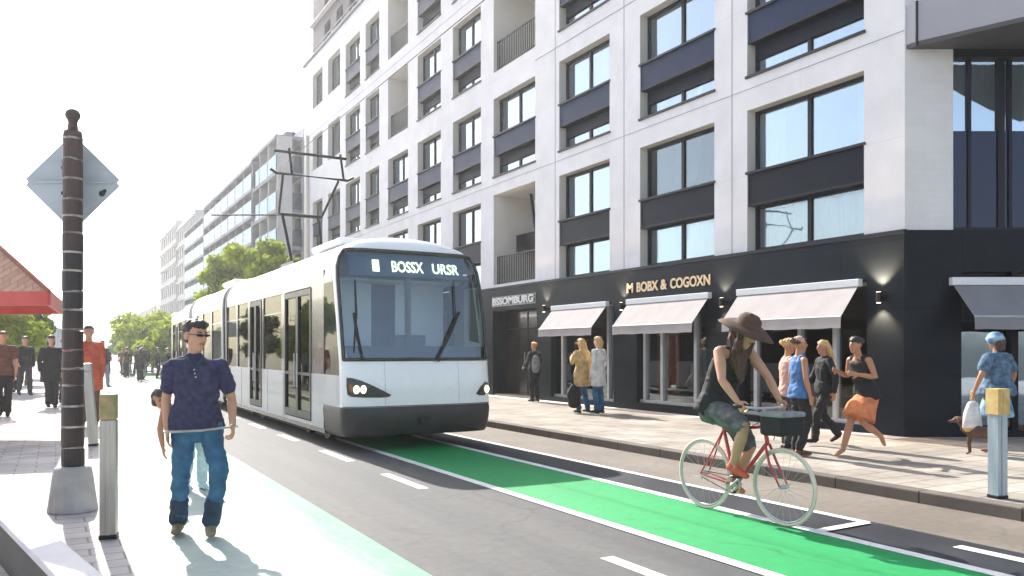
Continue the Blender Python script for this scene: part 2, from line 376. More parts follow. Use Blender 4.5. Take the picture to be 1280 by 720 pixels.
# finer cloth: shading of small creases put into the colour as mottle
for c_ in CL.values(): cracks(c_, .0, 1.0, .28)
cracks(M['t_white'], .0, 1, .05); cracks(M['t_grey'], .0, 1, .10); cracks(M['t_bump'], .0, 1, .3); cracks(M['t_roof'], 0, 1, .06); cracks(M['bwhite'], 0, 1, .12)

def worn(m, under, x0, x1):
    """paint worn away: worn edge on one side of the strip, broken up by noise"""
    nt = m.node_tree; N = nt.nodes; L = nt.links; b = N['Principled BSDF']
    src = b.inputs['Base Color'].links[0].from_socket
    tc = N.new('ShaderNodeTexCoord'); sp = N.new('ShaderNodeSeparateXYZ'); L.new(tc.outputs['Object'], sp.inputs[0])
    mp = N.new('ShaderNodeMapping'); mp.inputs['Scale'].default_value = (3, .5, 1); L.new(tc.outputs['Object'], mp.inputs[0])
    nz = N.new('ShaderNodeTexNoise'); nz.inputs['Scale'].default_value = 1.6; nz.inputs['Detail'].default_value = 10; nz.inputs['Roughness'].default_value = .7; L.new(mp.outputs[0], nz.inputs['Vector'])
    a = N.new('ShaderNodeMapRange'); a.inputs[1].default_value = x0; a.inputs[2].default_value = x1; a.inputs[3].default_value = -.45; a.inputs[4].default_value = .55; L.new(sp.outputs[0], a.inputs[0])
    s = N.new('ShaderNodeMath'); s.operation = 'ADD'; L.new(a.outputs[0], s.inputs[0]); L.new(nz.outputs['Fac'], s.inputs[1])
    c = N.new('ShaderNodeMapRange'); c.inputs[1].default_value = .25; c.inputs[2].default_value = .85; L.new(s.outputs[0], c.inputs[0])
    mx = N.new('ShaderNodeMix'); mx.data_type = 'RGBA'; mx.inputs[6].default_value = (*under, 1); L.new(c.outputs[0], mx.inputs[0]); L.new(src, mx.inputs[7]); L.new(mx.outputs[2], b.inputs['Base Color'])
worn(M['mint'], (.42,.49,.45), 1.45, 2.25)
# =================================================================== PEOPLE
V = Vector
def person(label, loc, yaw, H=1.75, J=None, skin='mid', hair='black', hairk='short', top='navy', topk='tee', bot='jeans', botk='trousers', shoe='black',
           vox=None, head=(0, 0), shade_trim=None, build=1.0, fat=1.0, group=None, cat='person', grip=(.25,.25), face=True, hips=1.0, headk=1.0, extra=None, parent_name='person'):
    """J: joints of the 1.75 m figure, facing -Y, +X = the person's left"""
    k = H / 1.75
    if vox is None: vox = max(.010, min(.018, .0009 * V(loc).length)) / k
    D = dict(pel=(0,0,.93), waist=(0,0,1.06), chest=(0,.0,1.27), neck=(0,.01,1.47), head=(0,-.02,1.62),
             ls=(.185,.01,1.41), le=(.23,.03,1.13), lh=(.22,-.05,.88), rs=(-.185,.01,1.41), re=(-.23,.03,1.13), rh=(-.22,-.05,.88),
             lhip=(.09,0,.90), lk=(.10,-.02,.49), la=(.10,.03,.08), rhip=(-.09,0,.90), rk=(-.10,-.02,.49), ra=(-.10,.03,.08), lt=None, rt=None)
    if J: D.update(J)
    P = {a: (V(b) if b is not None else None) for a, b in D.items()}
    e = empty(parent_name, loc, yaw); e.scale = (k,) * 3
    tag(e, label, cat, group)
    b = build; up = (P['neck'] - P['pel']).normalized(); sh = (P['ls'] - P['rs']).normalized(); hp = (P['lhip'] - P['rhip']); hp = hp.normalized() if hp.length > .01 else sh
    # ---- body
    B = MB()
    def torso(mb, g, lo=0):
        lowc = P['pel'] - up * .10
        mb.loft([lowc, P['pel'], P['waist'], P['chest'], P['chest'].lerp(P['neck'], .55), P['neck'] - up*.03][lo:],
                [((.13*hips+g)*b, .09*fat+g), ((.160*hips+g)*b, .105*fat+g), ((.135+g)*b, .095*fat+g), ((.165+g)*b, .11*fat+g), ((.155+g)*b, .095+g), (.075+g, .07+g)][lo:], side=sh, n=16)
    torso(B, 0)
    B.loft([P['rs'], P['neck'] - up*.05, P['ls']], [.046*b, .062, .046*b], n=12)
    hM = Matrix.Rotation(head[0], 3, 'Z') @ Matrix.Rotation(head[1], 3, 'X')
    hc = P['head']; HK = headk
    def hp_(x, y, z): return hc + hM @ (V((x, y, z)) * HK)
    B.loft([P['neck'] - up*.04, P['neck'].lerp(hc, .35), hp_(0, .015, -.03)], [.062, .052, .052], n=12)
    B.ball(hc + hM @ V((0, .012, .035)) * HK, (.074*HK, .092*HK, .085*HK), M=hM.to_4x4())
    B.loft([hp_(0, -.01, .03), hp_(0, -.028, -.035), hp_(0, -.045, -.085)], [(.068*HK, .078*HK), (.060*HK, .062*HK), (.032*HK, .034*HK)], side=hM @ V((1,0,0)), n=14)
    B.loft([hp_(0, -.085, .03), hp_(0, -.104, -.008)], [.010*HK, .016*HK], n=8)       # nose
    for s in (-1, 1): B.ball(hp_(s*.075, .012, .005), (.012*HK, .022*HK, .032*HK), M=hM.to_4x4())
    for s in 'lr':
        sx = 1 if s == 'l' else -1
        S, E, Wr = P[s+'s'], P[s+'e'], P[s+'h']
        B.loft([S, S.lerp(E, .45), E, E.lerp(Wr, .3), Wr], [.047*b, .045*b, .037, .040, .026], n=12)
        d = (Wr - E).normalized(); pn = V((-sx, 0, 0)); pn = (pn - d * pn.dot(d)); pn = pn.normalized() if pn.length > .1 else V((0,-1,0)); sd_ = d.cross(pn).normalized()
        if sd_.dot(V((0, -1, 0))) < 0: sd_ = -sd_
        fw_ = sd_     # towards the thumb
        B.loft([Wr, Wr + d*.045, Wr + d*.09], [(.026,.018), (.038,.016), (.040,.014)], side=fw_, n=10)
        cu = grip[0 if s == 'l' else 1]
        for q, (off, ln) in enumerate(((.030,.072),(.010,.080),(-.011,.074),(-.031,.058))):
            a0 = Wr + d*.09 + fw_*off; d1 = (d*math.cos(cu) + pn*math.sin(cu)).normalized(); d2 = (d*math.cos(cu*2.6) + pn*math.sin(cu*2.6)).normalized()
            a1 = a0 + d1*ln*.5; a2 = a1 + d2*ln*.5; B.loft([a0 - d*.02, a0, a1, a2], [.009,.0095,.0088,.0075], n=7)
        a0 = Wr + d*.025 + fw_*.028; a1 = a0 + (d*.6 + fw_*.75 + pn*.25).normalized()*.04; a2 = a1 + (d*.95 + fw_*.2 + pn*.3).normalized()*.032
        B.loft([a0, a1, a2], [.014,.011,.009], n=7)
        Hh, Kk, A = P[s+'hip'], P[s+'k'], P[s+'a']
        B.loft([Hh, Hh.lerp(Kk, .5), Kk, Kk.lerp(A, .32), A], [.085*b, .07*b, .054, .056, .036], n=14)
        T = P[s+'t'] or (A + V((0, -.17, -.045)))
        B.loft([A + V((0,.03,-.02)) if P[s+'t'] is None else A, A.lerp(T, .5) + V((0,0,-.005)), T], [(.035,.035), (.040,.030), (.032,.018)], side=hp, n=10)
    body = remesh(B, 'body', SK[skin], e, vox)
    # ---- face
    if face:
        for s in (-1, 1):
            MB().ball(hp_(s*.030, -.083, .028), (.013*HK, .006*HK, .006*HK), n=10, m=7).build('eye', EYE, e, smooth=True)
            MB().loft([hp_(s*.016, -.089, .048), hp_(s*.046, -.078, .050)], [.0045*HK, .003*HK], n=6).build('eyebrow', HAIR['black' if hair == 'black' else 'brown'], e)
        MB().loft([hp_(-.022, -.082, -.040), hp_(0, -.090, -.040), hp_(.022, -.082, -.040)], [.004*HK, .0065*HK, .004*HK], n=7).build('mouth', LIP, e, smooth=True)
    # ---- hair
    Hm = MB(); R4 = hM.to_4x4()
    Hm.ball(hp_(0, .030, .058), (.082*HK, .088*HK, .078*HK), M=R4)
    if hairk == 'short':
        Hm.ball(hp_(0, -.035, .098), (.062*HK, .052*HK, .036*HK), M=R4); Hm.ball(hp_(0, .055, -.005), (.064*HK, .045*HK, .065*HK), M=R4)
    else:
        Hm.ball(hp_(0, -.01, .085), (.078*HK, .075*HK, .058*HK), M=R4)
        bk = hp_(0, .075, .02)
        if hairk == 'long': Hm.loft([hp_(0,.05,.05), bk, bk + V((0,.05,-.16)), bk + V((0,.06,-.34))], [(.085,.06),(.095,.055),(.105,.05),(.06,.025)], n=12)
        if hairk == 'mane':
            Hm.loft([hp_(0,.05,.05), bk, bk + V((0,.02,-.14)), bk + V((0,.02,-.32)), bk + V((.02,0,-.48))], [(.09,.06),(.11,.075),(.12,.07),(.10,.05),(.04,.02)], n=12)
            for s in (-1,1): Hm.loft([hp_(s*.06,.02,.07), hp_(s*.088,-.02,-.02), hp_(s*.09,-.035,-.13), hp_(s*.085,-.02,-.27)], [.035,.036,.032,.016], n=10)
        if hairk == 'bob': Hm.loft([hp_(0,.05,.05), bk + V((0,0,-.02)), bk + V((0,0,-.12))], [(.085,.06),(.095,.06),(.085,.045)], n=12)
        if hairk == 'bun': Hm.ball(hp_(0, .11, .07), (.045, .045, .045))
    hm = HAIR[hair]; remesh(Hm, 'hair', hm, e, max(.008, vox*.8), fold=.011, fs=42, smooth_it=1)
    # ---- trousers / shorts / skirt
    cm = CL[bot]
    if botk in ('trousers', 'shorts'):
        T_ = MB(); end = 1.0 if botk == 'trousers' else .0
        T_.loft([P['pel'] - up*.10, P['pel'] - up*.03, P['pel'] + up*.07], [(.148*hips*b,.112*fat), (.168*hips*b,.118*fat), (.158*hips*b,.112*fat)], side=hp, n=16)
        for s in 'lr':
            Hh, Kk, A = P[s+'hip'], P[s+'k'], P[s+'a']
            if botk == 'trousers': T_.loft([Hh, Hh.lerp(Kk,.4), Kk, Kk.lerp(A,.4), A + (Kk-A).normalized()*.03], [.094*b*fat,.082*b*fat,.068*fat,.064*fat,.061*fat], n=14, cap=True)
            else: T_.loft([Hh, Hh.lerp(Kk,.4), Hh.lerp(Kk,.92)], [.105*b,.092*b,.078], n=14)
        t = remesh(T_, 'trousers' if botk == 'trousers' else 'shorts', cm, e, vox, fold=.012, fs=9, zs=1.3, seed=len(label))
        if shade_trim:  # shade on the shins painted as a darker tube round each leg
            for s in 'lr':
                Kk, A = P[s+'k'], P[s+'a']
                q = MB(); q.loft([Kk.lerp(A,.5), Kk.lerp(A,.7), A + (Kk-A).normalized()*.02], [.069*fat,.069*fat,.070*fat], n=14); remesh(q, 'shin_shade', CL[shade_trim], e, vox, fold=.008, fs=10, zs=1)
    elif botk == 'skirt':
        K2 = (P['lk'] + P['rk'])/2; T_ = MB()
        T_.loft([P['pel'] + up*.08, P['pel'] - up*.04, P['pel'].lerp(K2,.5), P['pel'].lerp(K2,.88)], [(.14,.105),(.178,.135),(.215,.19),(.235,.225)], side=hp, n=20, flat='end'); remesh(T_, 'skirt', cm, e, vox, fold=.010, fs=12, zs=.2)
    # ---- top
    cm = CL[top]; T_ = MB(); g = .016
    low = P['pel'] - up*(.075 if topk != 'coat' else .30)
    hw = (P['lhip'] - P['rhip']).length / 2 + .094*b*fat + .022; hd_ = .094*b*fat + .050
    if topk == 'coat': hw += .015
    if topk in ('tee','long','coat','tank','dress'):
        base = [low] if topk != 'dress' else [P['pel'].lerp((P['lk']+P['rk'])/2,.8)]
        T_.loft(base + [P['pel'] + up*.03, P['waist'] + up*.03, P['chest'], P['chest'].lerp(P['neck'],.6), P['neck'] - up*(.02 if topk != 'tank' else .06)],
                [(hw, hd_) if topk != 'dress' else (.21,.2)] + [(max(hw - .006, .170*hips*b), max(hd_, .124*fat)), (.158*b+.004,.115*fat), (.178*b,.124*fat), (.17*b,.108), (.082,.075)], side=sh, n=18, flat='start')
        if topk != 'tank':
            T_.loft([P['rs'] , P['neck'] - up*.055, P['ls']], [.061*b, .082, .061*b], n=12)
            for s in 'lr':
                S, E, Wr = P[s+'s'], P[s+'e'], P[s+'h']
                if topk in ('tee','dress'): T_.loft([S, S.lerp(E,.35), S.lerp(E,.68)], [.063*b,.062*b,.060*b], n=12)
                else: T_.loft([S, S.lerp(E,.5), E, E.lerp(Wr,.5), Wr], [.061*b,.058*b,.052,.047,.040], n=12)
        else:
            for s in 'lr': T_.loft([P[s+'s'].lerp(P['neck'],.38) + V((0,0,.012)), P[s+'s'].lerp(P['chest'],.55)], [.046,.06], n=10)
    remesh(T_, {'coat':'coat','dress':'dress','tank':'vest'}.get(topk,'shirt'), cm, e, vox, fold=.013, fs=8, zs=.8, seed=len(label)*2)
    # ---- shoes
    if shoe:
        for s in 'lr':
            A = P[s+'a']; T = P[s+'t'] or (A + V((0,-.17,-.045))); q = MB()
            hl_ = A + (V((0,.045,-.045)) if P[s+'t'] is None else (A-T).normalized()*.04)
            q.loft([hl_, A.lerp(T,.35) + V((0,0,-.012)), T + V((0,-.01,.0))], [(.040,.036),(.046,.040),(.040,.026)], side=hp, n=12)
            q.loft([A + V((0,0,.02)), A + V((0,0,-.02))], [.044,.046], n=10)
            remesh(q, 'shoe', CL[shoe], e, vox*.9)
    e['_P'] = 0; del e['_P']
    return e, P, hp_
def Wp(e, v): return Matrix.Translation(e.location) @ Matrix.Rotation(e.rotation_euler.z, 4, 'Z') @ Matrix.Scale(e.scale.x, 4) @ V(v)
def thingat(name, label, cat, e, mb_list, group=None):
    """a thing held or worn by a figure, in the figure's frame but top-level"""
    r = empty(name, e.location, e.rotation_euler.z); r.scale = e.scale; tag(r, label, cat, group)
    for nm, mb, m in mb_list: mb.build(nm, m, r, smooth=True)
    return r

# --- walking man in front
feet = gp(246, 668)
e, P, hp_ = person('man in dark blue tee shirt and blue jeans walking towards the camera', feet, R_(-14), H=1.79, vox=.006, build=1.02, headk=1.10, skin='mid',
    top='navy', topk='tee', bot='jeans', shade_trim='shade_trim', shoe='brownshoe', head=(R_(38), R_(10)), fat=1.0, grip=(.55,.3),
    J=dict(pel=(.0,0,.95), neck=(-.02,-.02,1.47), head=(.0,-.04,1.625), rs=(-.19,.0,1.385), ls=(.18,-.01,1.39), re=(-.24,.05,1.12), rh=(-.222,-.03,.87),
           le=(.27,.02,1.12), lh=(.29,-.17,.91), rhip=(-.095,0,.92), lhip=(.10,0,.92), rk=(-.12,-.03,.49), ra=(-.15,.09,.09), lk=(.185,-.16,.51), la=(.115,-.08,.09), lt=(.13,-.25,.05)))
q = MB(); q.loft([hp_(.016,-.098,.026), hp_(.046,-.088,.027)], [.012,.011], n=8); q.loft([hp_(-.016,-.098,.026), hp_(-.046,-.088,.027)], [.012,.011], n=8); q.tube([hp_(-.05,-.085,.03), hp_(-.078,.01,.02)], .003); q.tube([hp_(.05,-.085,.03), hp_(.078,.01,.02)], .003); q.tube([hp_(-.016,-.1,.028), hp_(.016,-.1,.028)], .003)
q.build('sunglasses', M['blackm'], e, smooth=True)
q = MB()
for t in (0, .03, .06): q.ball((-.005+t*.2, -.150 - 0*t, 1.36 - t), .006)
q.build('button', M['bcream'], e)
q = MB(); q.loft([(-.065,-.095,1.452),(-.03,-.125,1.41),(.0,-.142,1.37)], [.012,.012,.010], n=8); q.loft([(.055,-.095,1.452),(.03,-.13,1.41),(.0,-.142,1.37)], [.012,.012,.010], n=8); q.build('collar', CL['shade_trim'], e, smooth=True)
st = MB(); st.loft([(-.23,-.165,.865),(.05,-.19,.872),(.325,-.20,.90)], [.010,.010,.009], n=8); thingat('walking_stick', 'thin pale stick held level across the front man\'s hips', 'stick', e, [('shaft', st, M['bollard'])])
# --- the one bending behind him
f2 = gp(243, 612)
e2, P2, _ = person('dark haired person bending down behind the man in front', f2, R_(10), H=1.55, vox=.012, skin='tan', top='pink', topk='tank', bot='iceblue', shoe='iceblue', hair='black', hairk='bob', head=(R_(0), R_(30)),
    J=dict(pel=(.02,.1,.82), waist=(-.08,.02,.90), chest=(-.22,-.08,.98), neck=(-.38,-.18,1.06), head=(-.47,-.22,1.17), ls=(-.28,-.22,1.04), rs=(-.36,-.02,1.04), le=(-.34,-.30,.80), lh=(-.30,-.30,.58), re=(-.44,-.1,.80), rh=(-.42,-.14,.58),
           lhip=(.10,.08,.80), rhip=(-.06,.10,.80), lk=(.10,-.03,.46), rk=(-.07,-.02,.46)))
# --- right pavement
d1 = 1430/(502-438)
e, P, _ = person('woman in dark jacket standing by the black doorway with a grey backpack', bd(668, d1, WK), R_(190), H=1.66, hair='ginger', hairk='bun', top='charcoal', topk='long', bot='black', shoe='black', fat=1.1,
    J=dict(re=(-.28,.02,1.18), rh=(-.24,-.14,1.12), le=(.29,.02,1.16), lh=(.30,-.1,1.05)))
q = MB(); q.loft([(.13,.20,1.30),(.16,.25,1.12),(.16,.24,.93)], [(.10,.08),(.15,.11),(.12,.09)], n=14); s = MB(); s.tube([(.1,.13,1.42),(.12,-.14,1.3),(.16,.1,1.0)], .015); thingat('backpack', 'grey backpack hanging on the back of the woman at the doorway', 'backpack', e, [('bag', q, CL['grey']), ('strap', s, CL['black'])])
d2 = 1430/(516-438)
e, P, _ = person('long haired person in mustard top and jeans, left of the pale coat', bd(727, d2, WK), R_(185), H=1.70, hair='blond', hairk='long', top='tan', topk='coat', bot='jeans', shoe='black', J=dict(le=(.27,-.02,1.18), lh=(.17,-.16,1.30), lk=(.10,-.06,.49), ra=(-.1,.12,.09)))
q = MB(); q.loft([(.20,-.02,.62),(.21,-.03,.45),(.2,-.02,.2)], [(.12,.08),(.20,.12),(.16,.11)], n=14); s = MB(); s.tube([(.18,-.02,.64),(.22,-.05,.88),(.24,0,.64)], .012); thingat('handbag', 'big black bag hanging beside the mustard top', 'bag', e, [('bag', q, CL['black']), ('handle', s, CL['black'])])
e, P, _ = person('blond person in long pale grey coat, right one of the pair before the small awning', bd(748, d2*.99, WK), R_(200), H=1.74, hair='blond', hairk='bob', top='white', topk='coat', bot='jeans', shoe='black', skin='pale', J=dict(re=(-.28,0,1.16), rh=(-.30,-.12,.98)))
q = MB(); q.loft([(-.30,-.12,.80),(-.32,-.12,.62),(-.30,-.12,.46)], [(.08,.06),(.19,.10),(.12,.08)], n=14); s = MB(); s.tube([(-.24,-.12,.8),(-.30,-.12,.92),(-.36,-.12,.8)], .008); thingat('shopping_bag', 'round white bag carried beside the pale grey coat', 'bag', e, [('bag', q, CL['white']), ('handle', s, CL['white'])])
d4 = 1430/(570-438)
walkJ = dict(lk=(.09,-.16,.52), la=(.09,-.20,.10), lt=(.09,-.37,.08), rk=(-.09,.02,.50), ra=(-.09,.30,.16), rt=(-.09,.18,.06), le=(.24,.08,1.15), lh=(.24,.06,.90), re=(-.24,-.06,1.15), rh=(-.22,-.22,.98))
stj = dict(lk=(.09,-.03,.50), la=(.08,.02,.08), rk=(-.07,-.10,.52), ra=(-.06,.04,.09), re=(-.25,.02,1.14), rh=(-.24,-.05,.90))
e, P, _ = person('woman in a pink sleeveless top and pale cap, behind the blue top woman', bd(985, 1430/(562-438), WK), R_(60), H=1.60, skin='tan', hair='blond', hairk='bun', top='pink', topk='tank', bot='charcoal', shoe='black', J=stj)
e, P, hp_ = person('woman in blue sleeveless top and black leggings walking past the shop', bd(999, d4, WK), R_(66), H=1.62, skin='tan', hair='brown', hairk='bun', top='blue', topk='tank', bot='black', shoe='brown', J=stj)
q = MB(); q.ball(hp_(0,.02,.075), (.088,.095,.065)); thingat('cap', 'pale pinkish cap on the woman in the blue top', 'cap', e, [('crown', q, CL['pink'])])
e, P, _ = person('blond woman in black jacket and trousers striding with a long step', bd(1030, 1430/(556-438), WK), R_(245), H=1.58, skin='tan', hair='blond', hairk='long', top='black', topk='long', bot='black', shoe='black', J=walkJ)
e, P, _ = person('woman in orange skirt and black top lunging by the dark corner wall', bd(1078, 1430/(571-438), WK), R_(262), H=1.62, skin='tan', hair='black', hairk='bun', top='black', topk='tank', bot='orange', botk='skirt', shoe=None, hips=1.08,
    J=dict(neck=(0,-.08,1.47), head=(0,-.13,1.61), pel=(0,.08,.92), waist=(0,.04,1.05), chest=(0,-.02,1.27), ls=(.18,-.06,1.41), rs=(-.18,-.06,1.41), lhip=(.09,.08,.89), rhip=(-.09,.08,.89), lk=(.08,-.06,.50), la=(.08,.27,.30), lt=(.08,.34,.16), rk=(-.08,-.14,.52), ra=(-.07,-.30,.10), rt=(-.07,-.46,.04), le=(.26,-.02,1.16), lh=(.18,-.25,1.2), re=(-.26,-.02,1.16), rh=(-.2,-.28,1.24)))
d7 = 12.0
e, P, hp_ = person('broad person in denim shirt and pale blue trousers at the right edge', bd(1246, d7*.93, WK), R_(178), H=1.66, skin='tan', hair='brown', hairk='bob', top='denimshirt', topk='tee', bot='denimp', botk='skirt', shoe='brown', build=1.3, fat=1.5, hips=1.15,
    J=dict(ls=(.23,.01,1.40), rs=(-.23,.01,1.40), le=(.40,.02,1.16), lh=(.43,-.06,.93), re=(-.40,.02,1.16), rh=(-.42,-.06,.93)))
q = MB(); q.ball(hp_(0,.015,.085), (.092,.10,.065)); q.loft([hp_(0,0,.06), hp_(0,0,.068)], [.13,.125], n=20); thingat('sun_hat', 'small pale hat on the person in the denim shirt', 'hat', e, [('crown', q, CL['denimp'])])
q = MB(); q.loft([(.44,-.08,.72),(.46,-.08,.58),(.46,-.08,.40)], [(.10,.07),(.16,.09),(.19,.10)], n=14); s = MB(); s.tube([(.38,-.08,.74),(.44,-.08,.88),(.51,-.08,.74)], .009); s2 = MB(); s2.loft([(.46,-.08,.405),(.46,-.08,.38)], [(.185,.1),(.18,.1)], n=14)
thingat('handbag', 'white handbag with tan base in the hand of the denim shirt person', 'bag', e, [('bag', q, CL['white']), ('handle', s, CL['tan']), ('bag_base', s2, CL['tan'])])
# brown dog beside them
dg = empty('dog', bd(1228, 10.9, WK), R_(200)); tag(dg, 'small brown dog below the white handbag at the right edge', 'dog')
q = MB(); q.loft([(0,.20,.30),(0,.05,.31),(0,-.12,.32),(0,-.22,.36)], [(.062,.07),(.068,.078),(.075,.09),(.055,.06)], n=12)
q.loft([(0,-.20,.36),(0,-.27,.44)], [.05,.042], n=10); q.ball((0,-.30,.47), (.05,.06,.048)); q.loft([(0,-.33,.46),(0,-.40,.44)], [.03,.02], n=8)
for s_ in (-1,1):
    q.loft([(s_*.045,-.15,.30),(s_*.045,-.16,.15),(s_*.045,-.15,.03),(s_*.045,-.18,.015)], [.03,.018,.014,.016], n=8)
    q.loft([(s_*.045,.17,.28),(s_*.05,.12,.20),(s_*.05,.20,.11),(s_*.05,.18,.03),(s_*.05,.15,.015)], [.045,.028,.016,.014,.016], n=8)
    q.loft([(s_*.04,-.285,.50),(s_*.06,-.28,.44)], [.018,.010], n=6)
q.loft([(0,.22,.33),(0,.30,.42),(0,.31,.50)], [.018,.013,.007], n=7)
remesh(q, 'body', CL['brown'], dg, .008, fold=.004, fs=60)
for s_ in (-1,1): MB().ball((s_*.025,-.345,.485), .007).build('eye', EYE, dg)
MB().ball((0,-.418,.445), .011).build('nose', EYE, dg)

# --- left pavement
e, P, _ = person('black coated pedestrian with dark hat, nearest the dark pillar', bd(64, 1430/(510-438), WK), R_(5), H=1.80, hair='black', hairk='bob', top='black', topk='coat', bot='black', shoe='charcoal', fat=1.1, J=stj, face=False)
pa = e
e, P, _ = person('pedestrian in black jacket walking away left of the black coat', bd(31, 1430/(496-438), WK), R_(15), H=1.86, hair='black', top='black', topk='long', bot='charcoal', shoe='black', J=walkJ, face=False)
pb_ = e
e, P, _ = person('pedestrian in mottled brown top cut by the left frame edge', bd(4, 1430/(521-438), WK), R_(0), H=1.84, hair='brown', top='brown', topk='tee', bot='black', shoe='black', J=stj, face=False)
pc = e
e, P, _ = person('small dark pedestrian half behind the man in the black jacket', bd(20, 27, WK), R_(-10), H=1.75, hair='brown', top='grey', topk='tee', bot='charcoal', shoe='black', J=stj, face=False)
e, P, _ = person('pedestrian in dark red top partly hidden behind the dark pillar', bd(80, 21.5, WK), R_(20), H=1.75, hair='black', top='red', topk='tee', bot='black', shoe='black', J=stj, face=False)
e, P, _ = person('tall person in bright orange red, right behind the dark pillar', bd(111, 15.0, WK), R_(0), H=1.90, skin='mid', hair='brown', top='red', topk='coat', bot='brown', shoe='brown', J=dict(le=(.21,.03,1.13), lh=(.2,0,.88), re=(-.21,.03,1.13), rh=(-.2,0,.88)), face=False, vox=.014)
e, P, _ = person('grey clad pedestrian beyond the leaning bollard', bd(128, 30, WK), R_(30), H=1.80, hair='black', top='charcoal', topk='long', bot='grey', shoe='black', J=walkJ, face=False, vox=.014)
pd_ = e
# hazy crowd at the end of the street
rs = random.Random(11)
for i in range(18):
    src = [pa, pb_, pc, pd_][i % 4]; c_ = copy_tree(src)
    px = rs.uniform(116, 212); d = rs.uniform(46, 74)
    if px > 150: d = rs.uniform(40, 52)
    c_.location = bd(px, d, 0 if Yat(px, .5) and bd(px, d).x > .6 else WK); c_.rotation_euler.z = rs.uniform(0, 6); c_.scale = (rs.uniform(.93, 1.05),)*3
    tag(c_, 'tiny hazy pedestrian in the crowd at the far end of the street', 'person', 'far crowd at the end of the street')

# =================================================================== BICYCLE AND RIDER
ra_ = cam2w(1.89, 7.85); fa_ = cam2w(2.39, 7.05); byaw = math.atan2((fa_-ra_).y, (fa_-ra_).x)
bk = empty('bicycle', tuple(ra_), byaw); tag(bk, 'red framed bicycle with cream wheels on the edge line of the green lane', 'bicycle')
WB = .95; WR = .335
cream = solid('tyre_cream', (.80,.60,.52), .8, 1.06); redp = mat('frame_red', (.50,.03,.035), .3, (.58,.05,.05), 3, coat=.5)
for nm, x in (('rear', 0), ('front', WB)):
    t = MB(); t.torus((x, 0, WR + .012), WR - .004, .014); ty = t.build('wheel', cream, bk, smooth=True)
    t = MB(); t.torus((x, 0, WR + .012), WR - .025, .009); t.build('rim', M['silverm'], ty, smooth=True)
    t = MB(); t.cyl((x, -.05, WR + .012), (x, .05, WR + .012), .018, n=12); t.cyl((x,-.065,WR+.012),(x,.065,WR+.012),.006); t.build('hub', M['silverm'], ty)
    t = MB()
    for k in range(24):
        a = 2*PI*k/24; s_ = .022 if k % 2 else -.022
        t.tube([(x + .015*math.cos(a+1.2*(1 if k%4<2 else -1)), s_, WR+.012+.015*math.sin(a+1.2*(1 if k%4<2 else -1))), (x + (WR-.03)*math.cos(a), 0, WR+.012+(WR-.03)*math.sin(a))], .0014, n=4)
    t.build('spokes', M['silverm'], ty)
ZH = WR + .012
BB = V((.40, 0, .29)); ST_ = V((.25, 0, .80)); HT = V((.74, 0, .86)); HB = V((.77, 0, .72)); SD = V((.215,0,.93))
f = MB(); f.loft([BB, ST_, SD - V((0,0,.04))], [.017,.016,.013], n=10); f.loft([ST_, HT], [.015]*2, n=10); f.loft([BB, HB], [.018]*2, n=10); f.loft([HT + V((-.012,0,.04)), HB], [.019]*2, n=10)
for s_ in (-1, 1): f.loft([BB + V((0,s_*.03,0)), V((0,s_*.055,ZH))], [.010,.008], n=8); f.loft([ST_, V((0,s_*.055,ZH))], [.009,.007], n=8)
f.build('frame', redp, bk, smooth=True)
f = MB()
for s_ in (-1, 1): f.loft([HB + V((.0,s_*.03,-.02)), V((.83,s_*.05,.55)), V((WB,s_*.055,ZH))], [.013,.012,.008], n=8)
f.build('fork', redp, bk, smooth=True)
f = MB(); f.tube([HT + V((0,0,.02)), V((.735,0,1.03))], .013); f.tube([V((.70,-.28,1.05)), V((.77,-.2,1.04)), V((.77,-.07,1.03)), V((.77,.07,1.03)), V((.77,.2,1.04)), V((.70,.28,1.05))], .012); f.build('handlebar', M['silverm'], bk, smooth=True)
f = MB(); 
for s_ in (-1,1): f.tube([V((.72,s_*.265,1.05)), V((.64,s_*.30,1.055))], .017)
f.build('grips', M['t_rubber'], bk, smooth=True)
f = MB(); f.loft([V((.09,0,.955)), V((.18,0,.96)), V((.34,0,.955))], [(.075,.025),(.07,.025),(.018,.018)], side=(0,1,0), n=12); f.build('saddle', M['t_rubber'], bk, smooth=True)
f = MB(); f.torus(BB + V((0,-.04,0)), .085, .006); f.cyl(BB + V((0,-.06,0)), BB + V((0,.06,0)), .022, n=12)
cr1 = BB + V((.13,-.07,.10)); cr2 = BB + V((-.13,.07,-.10))
f.loft([BB + V((0,-.06,0)), cr1], [.011,.010], n=8); f.loft([BB + V((0,.06,0)), cr2], [.011,.010], n=8); f.build('crankset', M['silverm'], bk, smooth=True)
for c_, s_ in ((cr1,-1),(cr2,1)): MB().cbox(c_ + V((0,s_*.045,0)), (.09,.08,.018)).build('pedal', M['blackm'], bk, bevel=.004)
f = MB()
for dz in (.082,-.082): f.tube([BB + V((0,-.04,dz)), V((0,-.04,ZH + dz*.4))], .004, n=5)
f.build('chain', M['blackm'], bk)
f = MB(); f.tube([V((.70,.2,1.03)), V((.86,.05,1.0)), V((.84,0,.75))], .004); f.tube([V((.70,-.2,1.03)), V((.87,-.05,.98)), V((.5,-.02,.8))], .004); f.build('brake_cable', M['blackm'], bk, smooth=True)
rk = empty('pannier_bag', tuple(ra_), byaw); tag(rk, 'black bag with pale lid strapped ahead of the bicycle handlebar', 'bag')
f = MB(); f.box((.80,-.15,.80), (1.06,.15,.98)); f.build('bag', CL['black'], rk, bevel=.03)
f = MB(); f.box((.795,-.155,.965), (1.065,.155,1.01)); f.build('lid', CL['grey'], rk, bevel=.015)
